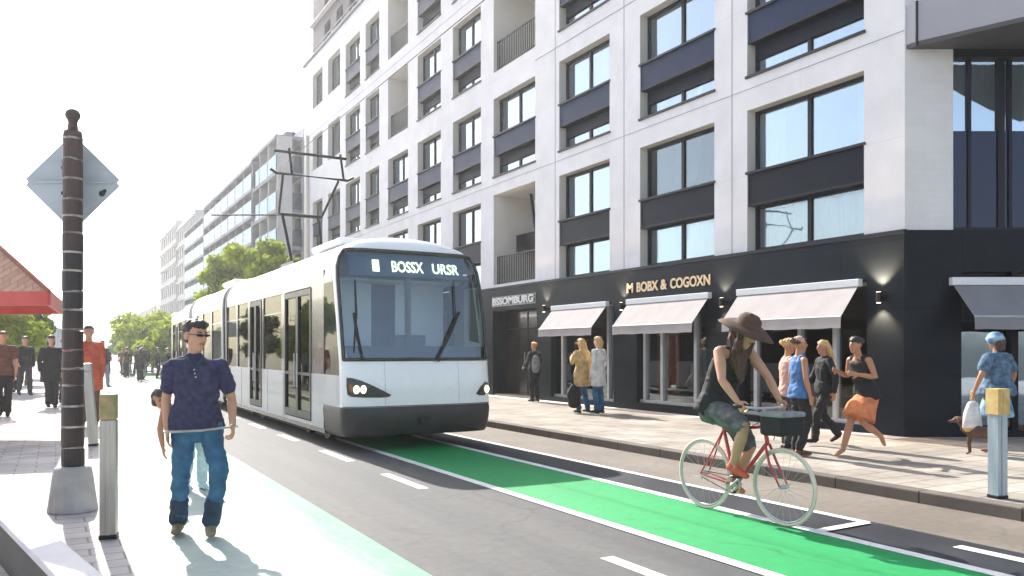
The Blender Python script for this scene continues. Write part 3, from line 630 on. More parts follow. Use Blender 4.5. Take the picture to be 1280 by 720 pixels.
# rider
def Jb(x, y, z): return (y, -x, z)       # bicycle axes to figure axes
e, P, hp_ = person('cyclist in black vest and grey shorts leaning over the handlebar', tuple(ra_), byaw + PI/2, H=1.75, vox=.0065, skin='mid', hair='brown', hairk='mane', top='black', topk='tank', bot='stripes', botk='shorts', shoe=None, build=1.18, fat=1.12,
    head=(R_(6), R_(28)), grip=(.9,.9), hips=1.05, headk=1.08,
    J=dict(pel=Jb(.17,0,1.03), waist=Jb(.20,0,1.17), chest=Jb(.30,0,1.38), neck=Jb(.42,0,1.57), head=Jb(.51,0,1.69), ls=Jb(.38,.19,1.54), rs=Jb(.37,-.19,1.54),
           le=Jb(.56,.26,1.30), lh=Jb(.68,.27,1.09), re=Jb(.50,-.29,1.28), rh=Jb(.665,-.27,1.09), lhip=Jb(.17,.09,1.0), rhip=Jb(.17,-.09,1.0),
           rk=Jb(.62,-.13,.86), ra=Jb(.47,-.12,.48), rt=Jb(.62,-.12,.415), lk=Jb(.46,.13,.62), la=Jb(.22,.12,.28), lt=Jb(.36,.12,.215)))
for s in 'lr':
    A = P[s+'a']; T = P[s+'t']; q = MB(); q.loft([A + (A-T)*.25 + V((0,0,-.025)), A.lerp(T,.4) + V((0,0,-.01)), T + (T-A)*.1], [(.038,.036),(.044,.042),(.036,.026)], side=(1,0,0), n=12); q.loft([A + V((0,0,.03)), A], [.042,.045], n=10)
    remesh(q, 'shoe', CL['orange'] if s == 'l' else CL['red'], e, .008)
hat = MB(); n = 40
def hv(x, y, z): return hp_(x, y, z)
rings_ = [(.0,.175),(.05,.17),(.082,.14),(.095,.08),(.10,.075),(.20,.07),(.30,.085)]
vs = []; 
for (r, z) in [(.02,.185),(.06,.18),(.088,.15),(.10,.09),(.12,.080),(.17,.072),(.235,.045)]:
    for j in range(n):
        a = 2*PI*j/n; wv = (.022*math.sin(2*a+.6) + .012*math.sin(3*a)) * max(0, (r-.1)/.17)
        vs.append(hv(r*math.cos(a), r*1.08*math.sin(a) + .012, z + wv))
hat.add(vs, [(i*n+j, i*n+(j+1)%n, (i+1)*n+(j+1)%n, (i+1)*n+j) for i in range(6) for j in range(n)] + [tuple(range(n))])
hatm = solid('hat_straw', (.07,.038,.026), .85, 1.5, 40)
ht = empty('sun_hat', e.location, e.rotation_euler.z); ht.scale = e.scale; tag(ht, 'wide brimmed dark brown hat on the cyclist', 'hat')
o = hat.build('brim_and_crown', hatm, ht, smooth=True); so_ = o.modifiers.new('t','SOLIDIFY'); so_.thickness = .006
q = MB(); q.loft([hv(0,.012,.088), hv(0,.012,.115)], [.101,.096], n=24, cap=False); q.build('hat_band', CL['black'], ht, smooth=True)
# =================================================================== SETTING
def struct(mb, name, m, **k): return tag(mb.build(name, m, **k), kind='structure')
def sheet(name, m, x0, x1, y0, y1, z):
    return struct(MB().box((x0, y0, z - .3), (x1, y1, z)), name, m)
sheet('ground', M['dirt'], -420, 420, -30, 700, -.31)
# road surface strips, butted side by side
NR, FR = -6, 420
sheet('road', M['pale_conc'], .72, 1.45, NR, FR, 0)
struct(MB().quad((1.45,NR,0),(2.25,NR,0),(2.25,FR,0),(1.45,FR,0)), 'painted_lane', M['mint'])
struct(MB().quad((2.25,NR,0),(5.66,NR,0),(5.66,FR,0),(2.25,FR,0)), 'tram_carriageway', M['asphalt'])
struct(MB().quad((5.66,NR,0),(6.42,NR,0),(6.42,FR,0),(5.66,FR,0)), 'asphalt_strip', M['asphalt_dark'])
struct(MB().quad((6.42,NR,0),(7.6,NR,0),(7.6,FR,0),(6.42,FR,0)), 'gutter_lane', M['asphalt_tan'])
struct(MB().quad((4.32,NR,.004),(5.60,NR,.004),(5.60,FR,.004),(4.32,FR,.004)), 'green_bike_lane', M['green'])
mk = MB()
mk.quad((4.22,NR,.008),(4.34,NR,.008),(4.34,FR,.008),(4.22,FR,.008))
mk.quad((5.58,NR,.008),(5.70,NR,.008),(5.70,FR,.008),(5.58,FR,.008))
e = gp(1083, 654); mk.quad((6.28,e.y,.006),(6.38,e.y,.006),(6.38,FR,.006),(6.28,FR,.006))
a = gp(1083, 654); b = gp(1022, 665)
n = Vector((-(b-a).y, (b-a).x, 0)).normalized() * .05
mk.quad(*[v + Vector((0,0,.011)) for v in (a - n, b - n, b + n, a + n)])
mk.quad((6.12,-2.0,.006),(6.24,-2.0,.006),(6.24,gp(1203,682).y,.006),(6.12,gp(1203,682).y,.006))
for y0, y1 in ((3.4, 4.85), (8.26, 9.5), (10.8, 12.2), (13.7, 14.9), (16.2, 17.4)) + tuple((18.8 + 2.7*i, 20.0 + 2.7*i) for i in range(30)):
    mk.quad((3.52,y0,.004),(3.64,y0,.004),(3.64,y1,.004),(3.52,y1,.004))
struct(mk, 'road_markings', M['line'])
# pavements with kerbs
sheet('pavement', M['pave_r'], 7.78, 11.78, NR, FR, WK)
y_c = Yat(1131, FX)
sheet('pavement', M['granite'], 11.78, FX + .02, y_c - .1, FR, WK)
struct(MB().box((7.6, NR, -.25), (7.78, FR, WK + .006)), 'kerb', M['kerb'], bevel=.015)
sheet('pavement', M['pave_r'], 11.78, 45, NR, y_c - .1, WK)
sheet('pavement', M['pave_l'], -40, .56, NR, FR, WK)
struct(MB().box((.56, NR, -.25), (.72, FR, WK + .005)), 'kerb', M['kerb_l'], bevel=.012)

# =================================================================== FACADES
class Face:
    """a vertical facade: s runs along it, z up, o outward"""
    def __init__(s, O, S, Nn): s.O = Vector(O); s.S = Vector(S).normalized(); s.N = Vector(Nn).normalized()
    def P(s, a, z, o=0.0): return s.O + s.S * a + s.N * o + Vector((0, 0, z))
    def box(s, mb, a0, a1, z0, z1, o0, o1):
        vs = [s.P(a, z, o) for z in (z0, z1) for a, o in ((a0,o0),(a1,o0),(a1,o1),(a0,o1))]
        mb.add(vs, [(0,3,2,1),(4,5,6,7),(0,1,5,4),(1,2,6,5),(2,3,7,6),(3,0,4,7)])
    def quad(s, mb, a0, a1, z0, z1, o): mb.quad(s.P(a0,z0,o), s.P(a1,z0,o), s.P(a1,z1,o), s.P(a0,z1,o))
    def wall(s, mb, a0, a1, z0, z1, ops, depth, mw, mr, o=0.0):
        """front skin with openings cut out, and their reveals"""
        A = sorted(set([a0, a1] + [x for q in ops for x in q[:2]])); Z = sorted(set([z0, z1] + [x for q in ops for x in q[2:4]]))
        mb.mat(mw)
        for i in range(len(A) - 1):
            for j in range(len(Z) - 1):
                ca = (A[i] + A[i+1]) / 2; cz = (Z[j] + Z[j+1]) / 2
                if any(q[0] < ca < q[1] and q[2] < cz < q[3] for q in ops): continue
                s.quad(mb, A[i], A[i+1], Z[j], Z[j+1], o)
        mb.mat(mr)
        for q in ops:
            d = q[4] if len(q) > 4 else depth
            b0, b1, y0, y1 = q[:4]
            for pa, pb in (((b0,y0),(b0,y1)), ((b0,y1),(b1,y1)), ((b1,y1),(b1,y0)), ((b1,y0),(b0,y0))):
                mb.quad(s.P(*pa, o), s.P(*pb, o), s.P(*pb, o - d), s.P(*pa, o - d))
    def curtain(s, mb, a0, a1, z0, z1, o, seed, wave=.11):
        rs = random.Random(seed); n = max(6, int(abs(a1 - a0) / .035)); ph = rs.random() * 6
        vs = []
        for i in range(n + 1):
            a = a0 + (a1 - a0) * i / n
            d = .022 * math.sin(2*PI*a/wave + ph) + .012 * math.sin(2*PI*a/(wave*2.7) + ph*2)
            vs += [s.P(a, z0, o + d), s.P(a, z1, o + d * .6)]
        mb.add(vs, [(2*i, 2*i+2, 2*i+3, 2*i+1) for i in range(n)])

def window_unit(F, bl, a0, a1, z0, z1, rec, mf, mg, kind='full', mull=1, cur=None, seed=0, fw=.06, sub=True):
    """frame with mullions, its panes as a sub-part; rec = how deep it sits"""
    fr = MB()
    F.box(fr, a0, a0+fw, z0, z1, -rec, -rec+.07); F.box(fr, a1-fw, a1, z0, z1, -rec, -rec+.07)
    F.box(fr, a0+fw, a1-fw, z0, z0+fw, -rec, -rec+.068); F.box(fr, a0+fw, a1-fw, z1-fw, z1, -rec, -rec+.068)
    for k in range(mull):
        m = a0 + (a1 - a0) * (k + 1) / (mull + 1)
        F.box(fr, m - fw*.7, m + fw*.7, z0+fw, z1-fw, -rec, -rec+.072)
    f = fr.build('window', mf, bl)
    p = MB(); F.box(p, a0+fw, a1-fw, z0+fw, z1-fw, -rec+.025, -rec+.035); p.build('pane', mg, f)
    if cur:
        c = MB()
        w = a1 - a0
        if cur == 'all': F.curtain(c, a0+.02, a1-.02, z0+.02, z1-.02, -rec-.18, seed)
        elif cur == 'half': F.curtain(c, a0+.02, a0+w*.42, z0+.02, z1-.02, -rec-.18, seed)
        elif cur == 'sides':
            F.curtain(c, a0+.02, a0+w*.18, z0+.02, z1-.02, -rec-.18, seed); F.curtain(c, a1-w*.2, a1-.02, z0+.02, z1-.02, -rec-.18, seed+1)
        c.build('curtain', M['curtain'], f)
    return f

# ------------------------------------------------------------------ main building
main = empty('apartment_building', (FX, 0, 0)); main.location = (0, 0, 0)
tag(main, 'white rendered apartment block with dark shop front base, at the right behind the tram', 'apartment building')
Y = lambda px: Yat(px, FX)
F = Face((FX, 0, 0), (0, 1, 0), (-1, 0, 0))
RV = Vector((CT, -ST, 0)); FV = Vector((ST, CT, 0))
y_c = Y(1131); CP = Vector((FX, y_c, 0)); G = Face(CP, RV, -FV)
y_end = Y(380); H = 17.5; Z1 = 3.54
cols = [(1080, 934), (893, 800), (762, 699), (669, 617), (601, 566), (551, 522), (510, 485), (474, 457), (450, 432), (425, 410), (403, 391)]
rows = [(3.54, 4.50, 5.13, 6.42)] + [(7.08 + 3.36*i, 7.08 + 3.36*i + .72, 7.08 + 3.36*i + 1.30, 7.08 + 3.36*i + 2.52) for i in range(3)]
loggia = {(3, 0), (3, 2), (6, 2), (6, 3), (3, 3)}
ops = []; units = []
for ci, (pr, pl) in enumerate(cols):
    a0, a1 = Y(pr), Y(pl)
    for ri, (z0, zb, zt, z1) in enumerate(rows):
        if (ci, ri) in loggia:
            ops.append((a0, a1, z0 + (.1 if ri == 0 else .0), z1 + .1, 1.5)); units.append((ci, ri, a0, a1, z0, zb, zt, z1 + .1, 'log'))
        elif ci >= 9 and ri >= 2:
            ops.append((a0, a1, z0 + .9, z1 + .2, .35)); units.append((ci, ri, a0, a1, z0 + .9, zb, zt, z1 + .2, 'plain'))
        else:
            ops.append((a0, a1, z0, z1, .35)); units.append((ci, ri, a0, a1, z0, zb, zt, z1, 'win'))
w = MB()
F.wall(w, y_c, y_end, Z1, H, ops, .35, M['white_r'], M['warm_r'])
# far gable, roof and corner return
w.mat(M['white_r'])
w.quad((FX, y_end, 0), (FX + 14, y_end, 0), (FX + 14, y_end, H), (FX, y_end, H))
G.wall(w, 0, .80, Z1, 6.5, [], .1, M['white_c'], M['white_c'])
G.quad(w, 0, 7.0, 6.5, H, 0)
w.mat(M['warm_r']).prism([(FX, y_c), (FX, y_end), (FX + 14, y_end), (FX + 14, 2.5), tuple(G.P(7, 0))[:2]], H - .02, H)
# rooms behind the openings
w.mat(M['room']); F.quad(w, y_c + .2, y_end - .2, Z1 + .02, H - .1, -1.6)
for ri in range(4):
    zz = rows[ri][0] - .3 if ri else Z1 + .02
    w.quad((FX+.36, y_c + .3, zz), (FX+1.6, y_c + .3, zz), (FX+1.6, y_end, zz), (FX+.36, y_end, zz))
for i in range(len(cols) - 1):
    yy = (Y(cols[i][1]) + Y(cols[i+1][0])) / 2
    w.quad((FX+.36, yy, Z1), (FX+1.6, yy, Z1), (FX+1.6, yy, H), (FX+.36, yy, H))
w.build('wall', None, main)
# parapet rail and panel joints standing a little proud
p = MB(); F.box(p, y_c - .1, y_end, H, H + .12, -.4, .1); F.box(p, Y(600), y_end, H + .5, H + .54, -.1, -.05)
for k in range(14):
    a = Y(600) + (y_end - Y(600)) * k / 13; F.box(p, a - .02, a + .02, H + .12, H + .5, -.1, -.05)
p.build('parapet', M['bgrey'], main)
p = MB()
F.box(p, y_c + .01, Y(669), 10.03, 10.05, .0, .008)
for pxj in (694, 915, 780): F.box(p, Y(pxj) - .008, Y(pxj) + .008, Z1, H, .0, .006)
F.box(p, y_c + .01, y_end - .01, 6.84, 6.852, .0, .007)
F.box(p, y_c + .01, y_end - .01, 13.4, 13.412, .0, .007)
p.build('panel_joint', M['bgrey'], main)

rc = random.Random(3)
for (ci, ri, a0, a1, z0, zb, zt, z1, k) in units:
    if k == 'log':
        r = MB(); n = max(8, int((a1 - a0) / .11))
        F.box(r, a0, a1, z0 + .98, z0 + 1.02, -.16, -.12); F.box(r, a0, a1, z0 + .14, z0 + .17, -.155, -.125)
        for i in range(n + 1):
            a = a0 + .02 + (a1 - a0 - .04) * i / n; F.box(r, a - .012, a + .012, z0 + .17, z0 + .98, -.15, -.13)
        r.build('balcony_railing', M['blackm'], main)
        d = MB(); m = (a0 + a1) / 2
        d.mat(M['warm_r']); F.quad(d, a0, a1, z0 + .1, z1, -1.49)
        d.mat(M['frame']); F.box(d, a0 + .25, m + .3, z0 + .12, z1 - .45, -1.48, -1.42)
        d.build('balcony_door', None, main)
        if ri == 0:
            q = MB(); F.box(q, a0 + .3, a1, z0 + 1.15, z0 + 1.75, -.9, -.84); q.build('balcony_screen', M['blackm'], main)
            q = MB(); q.loft([F.P(a0 + .9, z0 + .2, -.8), F.P(a0 + 1.4, z1 - .1, -.7)], [.05, .05], n=8); q.build('balcony_pole', M['blackm'], main)
        continue
    if k == 'plain':
        window_unit(F, main, a0, a1, z0, z1, .3, M['frame'], M['glass'], mull=1, seed=ci)
        continue
    low = ri <= 1 and ci <= 4
    dk = ri == 0
    # lower light, spandrel with ledges, upper light
    window_unit(F, main, a0, a1, z0 + .03, zb, .30, M['frame'], M['glass_low'] if dk else M['glass'], mull=1,
                cur='all' if dk else ('half' if ci % 2 else None), seed=ci*7 + ri)
    window_unit(F, main, a0, a1, zt, z1, .30, M['frame'], M['glass_dk'] if (dk and ci == 1) else M['glass'], mull=1,
                cur=('all' if (dk and ci in (2, 4)) else ['sides', 'all', 'half'][(ci * 2 + ri) % 3]), seed=ci*11 + ri)
    if not dk:
        s = MB(); F.box(s, a0 + .04, a1 - .04, zb - .34, zb, -.26, -.21); s.build('blind_box', M['spandrel_dk'], main)
    s = MB(); s.mat(M['spandrel_dk'] if dk else M['spandrel']); F.box(s, a0, a1, zb, zt, -.30, -.03)
    s.mat(M['frame']); F.box(s, a0 - .03, a1 + .03, zt - .012, zt + .035, -.2, .03); F.box(s, a0 + .002, a1 - .002, zb - .03, zb + .012, -.2, -.02)
    s.build('spandrel_panel', None, main)
    if ri:
        s = MB(); F.box(s, a0 - .03, a1 + .03, z0 - .02, z0 + .03, -.28, .04); s.build('window_sill', M['frame'], main)

# corner bay upper glazing
g0, g1 = .80, 7.0
f = MB()
for a in (g0, 1.12, 1.62, 1.80, 2.6, 3.4, 4.3, 5.2, 6.1):
    ww = .05 if a not in (1.62, 3.4, 5.2) else .11
    G.box(f, a, a + ww, Z1 + .05, 6.5, -.22, -.12)
G.box(f, g0, g1, Z1, Z1 + .06, -.221, -.11); G.box(f, g0, g1, 6.40, 6.56, -.219, .02)
ff = f.build('window', M['frame'], main)
p = MB(); G.box(p, g0, g1, Z1 + .05, 6.4, -.18, -.17); p.build('pane', M['glass'], ff)
p = MB(); G.box(p, g0, g1, Z1 + .06, 5.22, -.165, -.15); p.build('tinted_pane', glassmat('glass_tint', (.07,.075,.11), .05, (.5,.55,.8), .05), ff)
p = MB(); G.curtain(p, g0 + .03, 6.9, 3.6, 6.42, -.40, 5, .16); p.build('curtain', M['curtain'], ff)
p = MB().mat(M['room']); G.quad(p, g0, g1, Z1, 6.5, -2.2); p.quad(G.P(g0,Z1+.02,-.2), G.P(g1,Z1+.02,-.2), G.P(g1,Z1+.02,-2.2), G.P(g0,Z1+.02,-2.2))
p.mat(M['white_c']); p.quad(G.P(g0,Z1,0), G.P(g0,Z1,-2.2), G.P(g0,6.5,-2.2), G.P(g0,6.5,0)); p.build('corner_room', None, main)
# projecting canopy above it
A = bd(1146, 13.07); B = bd(1280, 12.1); Bf = A + (B - A) * 4
i0 = G.P(.02, 0); i1 = G.P(8, 0)
p = MB().mat(M['canopy'])
poly = [tuple(A)[:2], tuple(Bf)[:2], tuple(i1)[:2], tuple(i0)[:2]]
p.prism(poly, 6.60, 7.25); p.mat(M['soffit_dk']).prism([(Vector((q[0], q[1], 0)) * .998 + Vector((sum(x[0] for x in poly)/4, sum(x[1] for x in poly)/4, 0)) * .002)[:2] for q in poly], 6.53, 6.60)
p.mat(M['frame']).cyl((A.x, A.y, 6.53), (A.x, A.y, 7.26), .022, n=8)
p.build('corner_canopy', None, main)

# ------------------------------------------------------------------ ground floor
DX = .03                                              # cladding stands proud
dops = [(Y(672), Y(617), WK + .005, 2.80, .55)]
shops = [(Y(768), Y(690), .25, 2.74), (Y(884), Y(797), .30, 2.74), (Y(1085), Y(925), .25, 2.74)]
dops += [(*s, .35) for s in shops]
w = MB()
F.wall(w, y_c, y_end, WK, Z1, dops, .35, M['dark_clad'], M['dark_clad'], o=DX)
w.mat(M['dark_clad']).quad(F.P(y_c, Z1, DX), F.P(y_end, Z1, DX), F.P(y_end, Z1, -.05), F.P(y_c, Z1, -.05))
G.wall(w, -.01, 7, WK, Z1, [(.92, 1.75, .22, 2.85), (1.86, 4.2, .22, 2.85)], .3, M['dark_clad2'], M['dark_clad2'], o=DX)
w.mat(M['dark_clad2']).quad(G.P(0, Z1, DX), G.P(7, Z1, DX), G.P(7, Z1, -.05), G.P(0, Z1, -.05))
w.mat(M['dark_clad2']).cyl((CP.x, CP.y, WK), (CP.x, CP.y, Z1 + .012), .034, n=10)
w.mat(M['frame']); F.box(w, y_c - .02, y_end, Z1 - .05, Z1 + .012, DX, DX + .03)
w.build('shopfront_wall', None, main)
w = MB()      # interior shell of the ground floor
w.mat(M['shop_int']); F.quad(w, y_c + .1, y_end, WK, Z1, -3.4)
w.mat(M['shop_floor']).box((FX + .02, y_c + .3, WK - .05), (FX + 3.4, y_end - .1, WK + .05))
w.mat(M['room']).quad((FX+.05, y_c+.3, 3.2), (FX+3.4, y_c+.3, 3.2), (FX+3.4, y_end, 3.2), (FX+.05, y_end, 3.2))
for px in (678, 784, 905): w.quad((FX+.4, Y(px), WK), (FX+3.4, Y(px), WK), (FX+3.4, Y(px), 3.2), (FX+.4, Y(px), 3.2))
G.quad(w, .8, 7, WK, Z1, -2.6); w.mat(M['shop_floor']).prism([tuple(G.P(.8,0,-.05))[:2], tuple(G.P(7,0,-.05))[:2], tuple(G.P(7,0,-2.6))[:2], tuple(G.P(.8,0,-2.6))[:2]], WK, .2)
w.build('shop_interior', None, main)
# entrance door
d = MB(); a0, a1 = dops[0][:2]; F.box(d, a0, a1, WK + .01, 2.8, -.55, -.48); dd = d.build('door', M['t_dark'], main)
d = MB(); F.box(d, (a0+a1)/2 - .02, (a0+a1)/2 + .02, WK + .02, 2.78, -.479, -.46); F.box(d, a0 + .1, a1 - .1, 2.2, 2.25, -.479, -.46); d.build('frame', M['frame'], dd)
d = MB(); d.tube([F.P((a0+a1)/2 + .12, 1.0, -.43), F.P((a0+a1)/2 + .12, 1.5, -.43)], .015); d.build('handle', M['silverm'], dd)
# shop windows
for si, (a0, a1, z0, z1) in enumerate(shops):
    fr = MB(); t = .06; rec = .16
    ms = [[.02, .88], [.02, .33, .9], [.03, .42, .86]][si]
    F.box(fr, a0, a1, z0, z0 + .07, -rec, -rec + .09); F.box(fr, a0, a1, z1 - .06, z1, -rec, -rec + .088)
    for pxm in [[700, 757], [802.5, 824, 866], [941, 996, 1040]][si]:
        a = Y(pxm); F.box(fr, a - .045, a + .045, z0 + .07, z1 - .06, -rec, -rec + .09)
    f = fr.build('shop_window', M['silverm'], main)
    p = MB(); F.box(p, a0, a1, z0 + .07, z1 - .06, -rec + .02, -rec + .03); p.build('pane', M['glass_shop'], f)
# things inside the shops: clothes rail, counter, poster wall
def shopthing(mb, name, m, label, cat): return tag(mb.build(name, m), label, cat)
q = MB(); a = Y(813); F.curtain(q, a - .5, a + .25, .5, 2.5, -.42, 4, .2); shopthing(q, 'hanging_fabric', M['orange_cloth'], 'orange red fabric hanging inside the middle shop window', 'fabric')
q = MB(); F.box(q, Y(872), Y(806), .17, .85, -2.6, -1.9); F.box(q, Y(873), Y(805), .85, .9, -2.65, -1.85); shopthing(q, 'shop_counter', M['shop_floor'], 'low wooden counter inside the middle shop', 'counter')
q = MB(); F.box(q, Y(1078), Y(960), .17, .82, -1.7, -1.1); F.box(q, Y(1079), Y(959), .82, .86, -1.75, -1.05); shopthing(q, 'display_table', solid('table_tan', (.45,.34,.22)), 'long tan display table behind the walkers in the right shop window', 'table')
q = MB(); F.box(q, Y(1072), Y(1045), 1.35, 2.2, -1.25, -1.2); shopthing(q, 'poster_board', solid('poster_olive', (.30,.25,.08)), 'square olive yellow board hanging in the right shop window', 'board')
# corner shop windows
for k, (a0, a1) in enumerate(((.92, 1.75), (1.86, 4.2))):
    fr = MB(); G.box(fr, a0, a0+.06, .22, 2.85, -.2, -.12); G.box(fr, a1-.06, a1, .22, 2.85, -.2, -.12); G.box(fr, a0+.06, a1-.06, .22, .30, -.2, -.12); G.box(fr, a0+.06, a1-.06, 2.77, 2.85, -.2, -.12)
    f = fr.build('shop_window', solid('wood_frame', (.10,.055,.03)) if k else M['frame'], main)
    p = MB(); G.box(p, a0+.06, a1-.06, .30, 2.77, -.17, -.16); p.build('pane', M['glass'], f)
# wall lamps (lit)
for k, px in enumerate((685, 782, 908, 1105)):
    a = Y(px); z = CAMH + {685: 52, 782: 55, 908: 60, 1105: 66}[px] * (14044/(px-70)) / 1000
    l = MB(); l.mat(M['blackm']); F.box(l, a - .05, a + .05, z - .03, z + .03, DX, DX + .09); l.cyl(F.P(a, z - .09, .14), F.P(a, z + .09, .14), .045, n=14)
    l.mat(M['lamp_em']); l.cyl(F.P(a, z + .091, .14), F.P(a, z + .093, .14), .035, n=12); l.cyl(F.P(a, z - .093, .14), F.P(a, z - .091, .14), .035, n=12)
    o = l.build('wall_lamp', None, main)
    for sg in (1, -1):
        ld = bpy.data.lights.new('lamp_light', 'SPOT'); ld.energy = (150 if sg > 0 else 80) * (1 if px == 1105 else .4); ld.color = (1, .70, .42); ld.spot_size = R_(100); ld.spot_blend = .7; ld.shadow_soft_size = .03
        lo = bpy.data.objects.new('lamp_light', ld); COL.objects.link(lo); lo.location = F.P(a, z + sg * .11, .15); lo.rotation_euler = (PI if sg > 0 else 0, 0, 0); lo.parent = o
# lettering
def lettering(txt, name, m, a0, a1, z, h, o, parent, FF, rev=True, depth=.02, slant=0):
    cu = bpy.data.curves.new('t', 'FONT'); cu.body = txt; cu.size = 1; cu.extrude = .04; cu.offset = .028; cu.shear = slant
    ob = bpy.data.objects.new('t', cu); COL.objects.link(ob)
    me = bpy.data.meshes.new_from_object(ob.evaluated_get(bpy.context.evaluated_depsgraph_get())); bpy.data.objects.remove(ob)
    xs = [v.co.x for v in me.vertices]; ys = [v.co.y for v in me.vertices]; x0, x1, y0, y1 = min(xs), max(xs), min(ys), max(ys)
    for v in me.vertices:
        t = (v.co.x - x0) / (x1 - x0); hh = (v.co.y - y0) / (y1 - y0) * h
        v.co = FF.P(a0 + (a1 - a0) * t, z + hh, o + (v.co.z / .04) * depth / 2)
    me.materials.clear(); me.materials.append(m); me.name = name
    ob = bpy.data.objects.new(name, me); COL.objects.link(ob); ob.parent = parent
    return ob
for wd, pa, pb in (('M', 786, 793.5), ('BOBX', 798, 825), ('&', 828, 836), ('COGOXN', 840, 890)):
    lettering(wd, 'gold_lettering', M['gold'], Y(pa), Y(pb), 2.95, .235, DX + .02, main, F)
lettering('BSSOMBURG', 'white_lettering', M['wlet'], Y(618), Y(669), 2.98, .22, DX + .034, main, F)
s = MB(); F.box(s, Y(671), Y(616.5), 2.93, 3.24, DX, DX + .012); s.build('sign_board', M['t_dark'], main)

# awnings: each a thing of its own
def awning(FF, a0, a1, zt, zb, P, m, label, left_open=True):
    e = empty('awning', tuple(FF.P(a0, 0)), 0); L0 = FF.P(a0, 0); inv = lambda v: v - L0
    F2 = Face((0, 0, 0), FF.S, FF.N)
    w_ = a1 - a0; z_m = zb + .20
    c = MB(); n = 14
    vs = []
    for i in range(n + 1):
        s_ = w_ * i / n
        sag = -.012 * math.sin(PI * i / n)
        for t in (0, .25, .5, .75, 1):
            vs.append(F2.P(s_, zt - .08 + (z_m - zt + .08) * t + sag * math.sin(PI*t), .10 + (P - .10) * t))
        vs.append(F2.P(s_, z_m - .10 + .004*math.sin(i*2), P + .008)); vs.append(F2.P(s_, zb + .006 * math.sin(i * 1.7), P + .012))
    k = 7
    fs = [(i*k + j, i*k + j + 1, (i+1)*k + j + 1, (i+1)*k + j) for i in range(n) for j in range(k - 1)]
    c.add(vs, fs)
    o = c.build('canvas', m, e); so = o.modifiers.new('t', 'SOLIDIFY'); so.thickness = .006
    x = MB(); F2.box(x, -.03, w_ + .03, zt - .10, zt + .03, .03, .15); x.build('cassette', M['wlet'], e, bevel=.01)
    x = MB(); x.tube([F2.P(0, z_m, P), F2.P(w_, z_m, P)], .018); x.build('front_bar', M['silverm'], e)
    for s_ in (.06, w_ - .06):
        x = MB(); x.tube([F2.P(s_, zt - .12, .1), F2.P(s_, (zt + z_m)/2 - .08, P*.55), F2.P(s_, z_m - .01, P - .01)], .014); x.build('arm', M['blackm'], e)
    tag(e, label, 'awning', 'shop awnings'); return e
awning(F, Y(762), Y(694.5), 2.76, 1.93, .56, M['awning'], 'small pale awning left of the gold lettering, beside the dark doorway')
awning(F, Y(890), Y(789), 2.76, 1.93, .56, M['awning'], 'pale pinkish awning directly under the gold lettering')
awning(F, Y(1078), Y(928), 2.76, 1.93, .56, M['awning'], 'pale awning right of the cyclist, over the walking women')
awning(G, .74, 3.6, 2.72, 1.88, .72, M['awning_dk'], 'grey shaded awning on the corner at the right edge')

# ------------------------------------------------------------------ roof storeys and far buildings
tw = empty('tower_block', (0, 0, 0)); tag(tw, 'dark mauve tower rising behind the roof edge of the white block', 'tower')
t0, t1 = Yat(470, FX + .9), Yat(391, FX + .9); F3 = Face((FX + .9, 0, 0), (0, 1, 0), (-1, 0, 0))
ops3 = [(a, a + 1.1, z, z + 1.5) for z in (18.3, 20.8, 23.3, 25.8) for a in [t0 + .6 + 2.2*i for i in range(int((t1 - t0 - 1) / 2.2))]]
w = MB(); F3.wall(w, t0, t1, 17.5, 28.5, ops3, .3, M['mauve'], M['mauve'])
w.box((FX + 1.2, t0, 17.4), (FX + 9, t1, 28.4)); w.quad((FX+.9, t0, 17.5), (FX+9, t0, 17.5), (FX+9, t0, 28.5), (FX+.9, t0, 28.5)); w.quad((FX+.9, t1, 0), (FX+9, t1, 0), (FX+9, t1, 28.5), (FX+.9, t1, 28.5))
w.build('wall', None, tw)
for q in ops3:
    o = MB(); F3.box(o, q[0], q[1], q[2], q[3], -.28, -.24); o.build('window', M['glass_dk'], tw)
x = MB()
for z in (17.95, 20.4, 22.9, 25.4, 28.4): F3.box(x, t0 - .05, t1 + .05, z, z + .12, 0, .22)
x.build('ledge', M['bwhite'], tw)

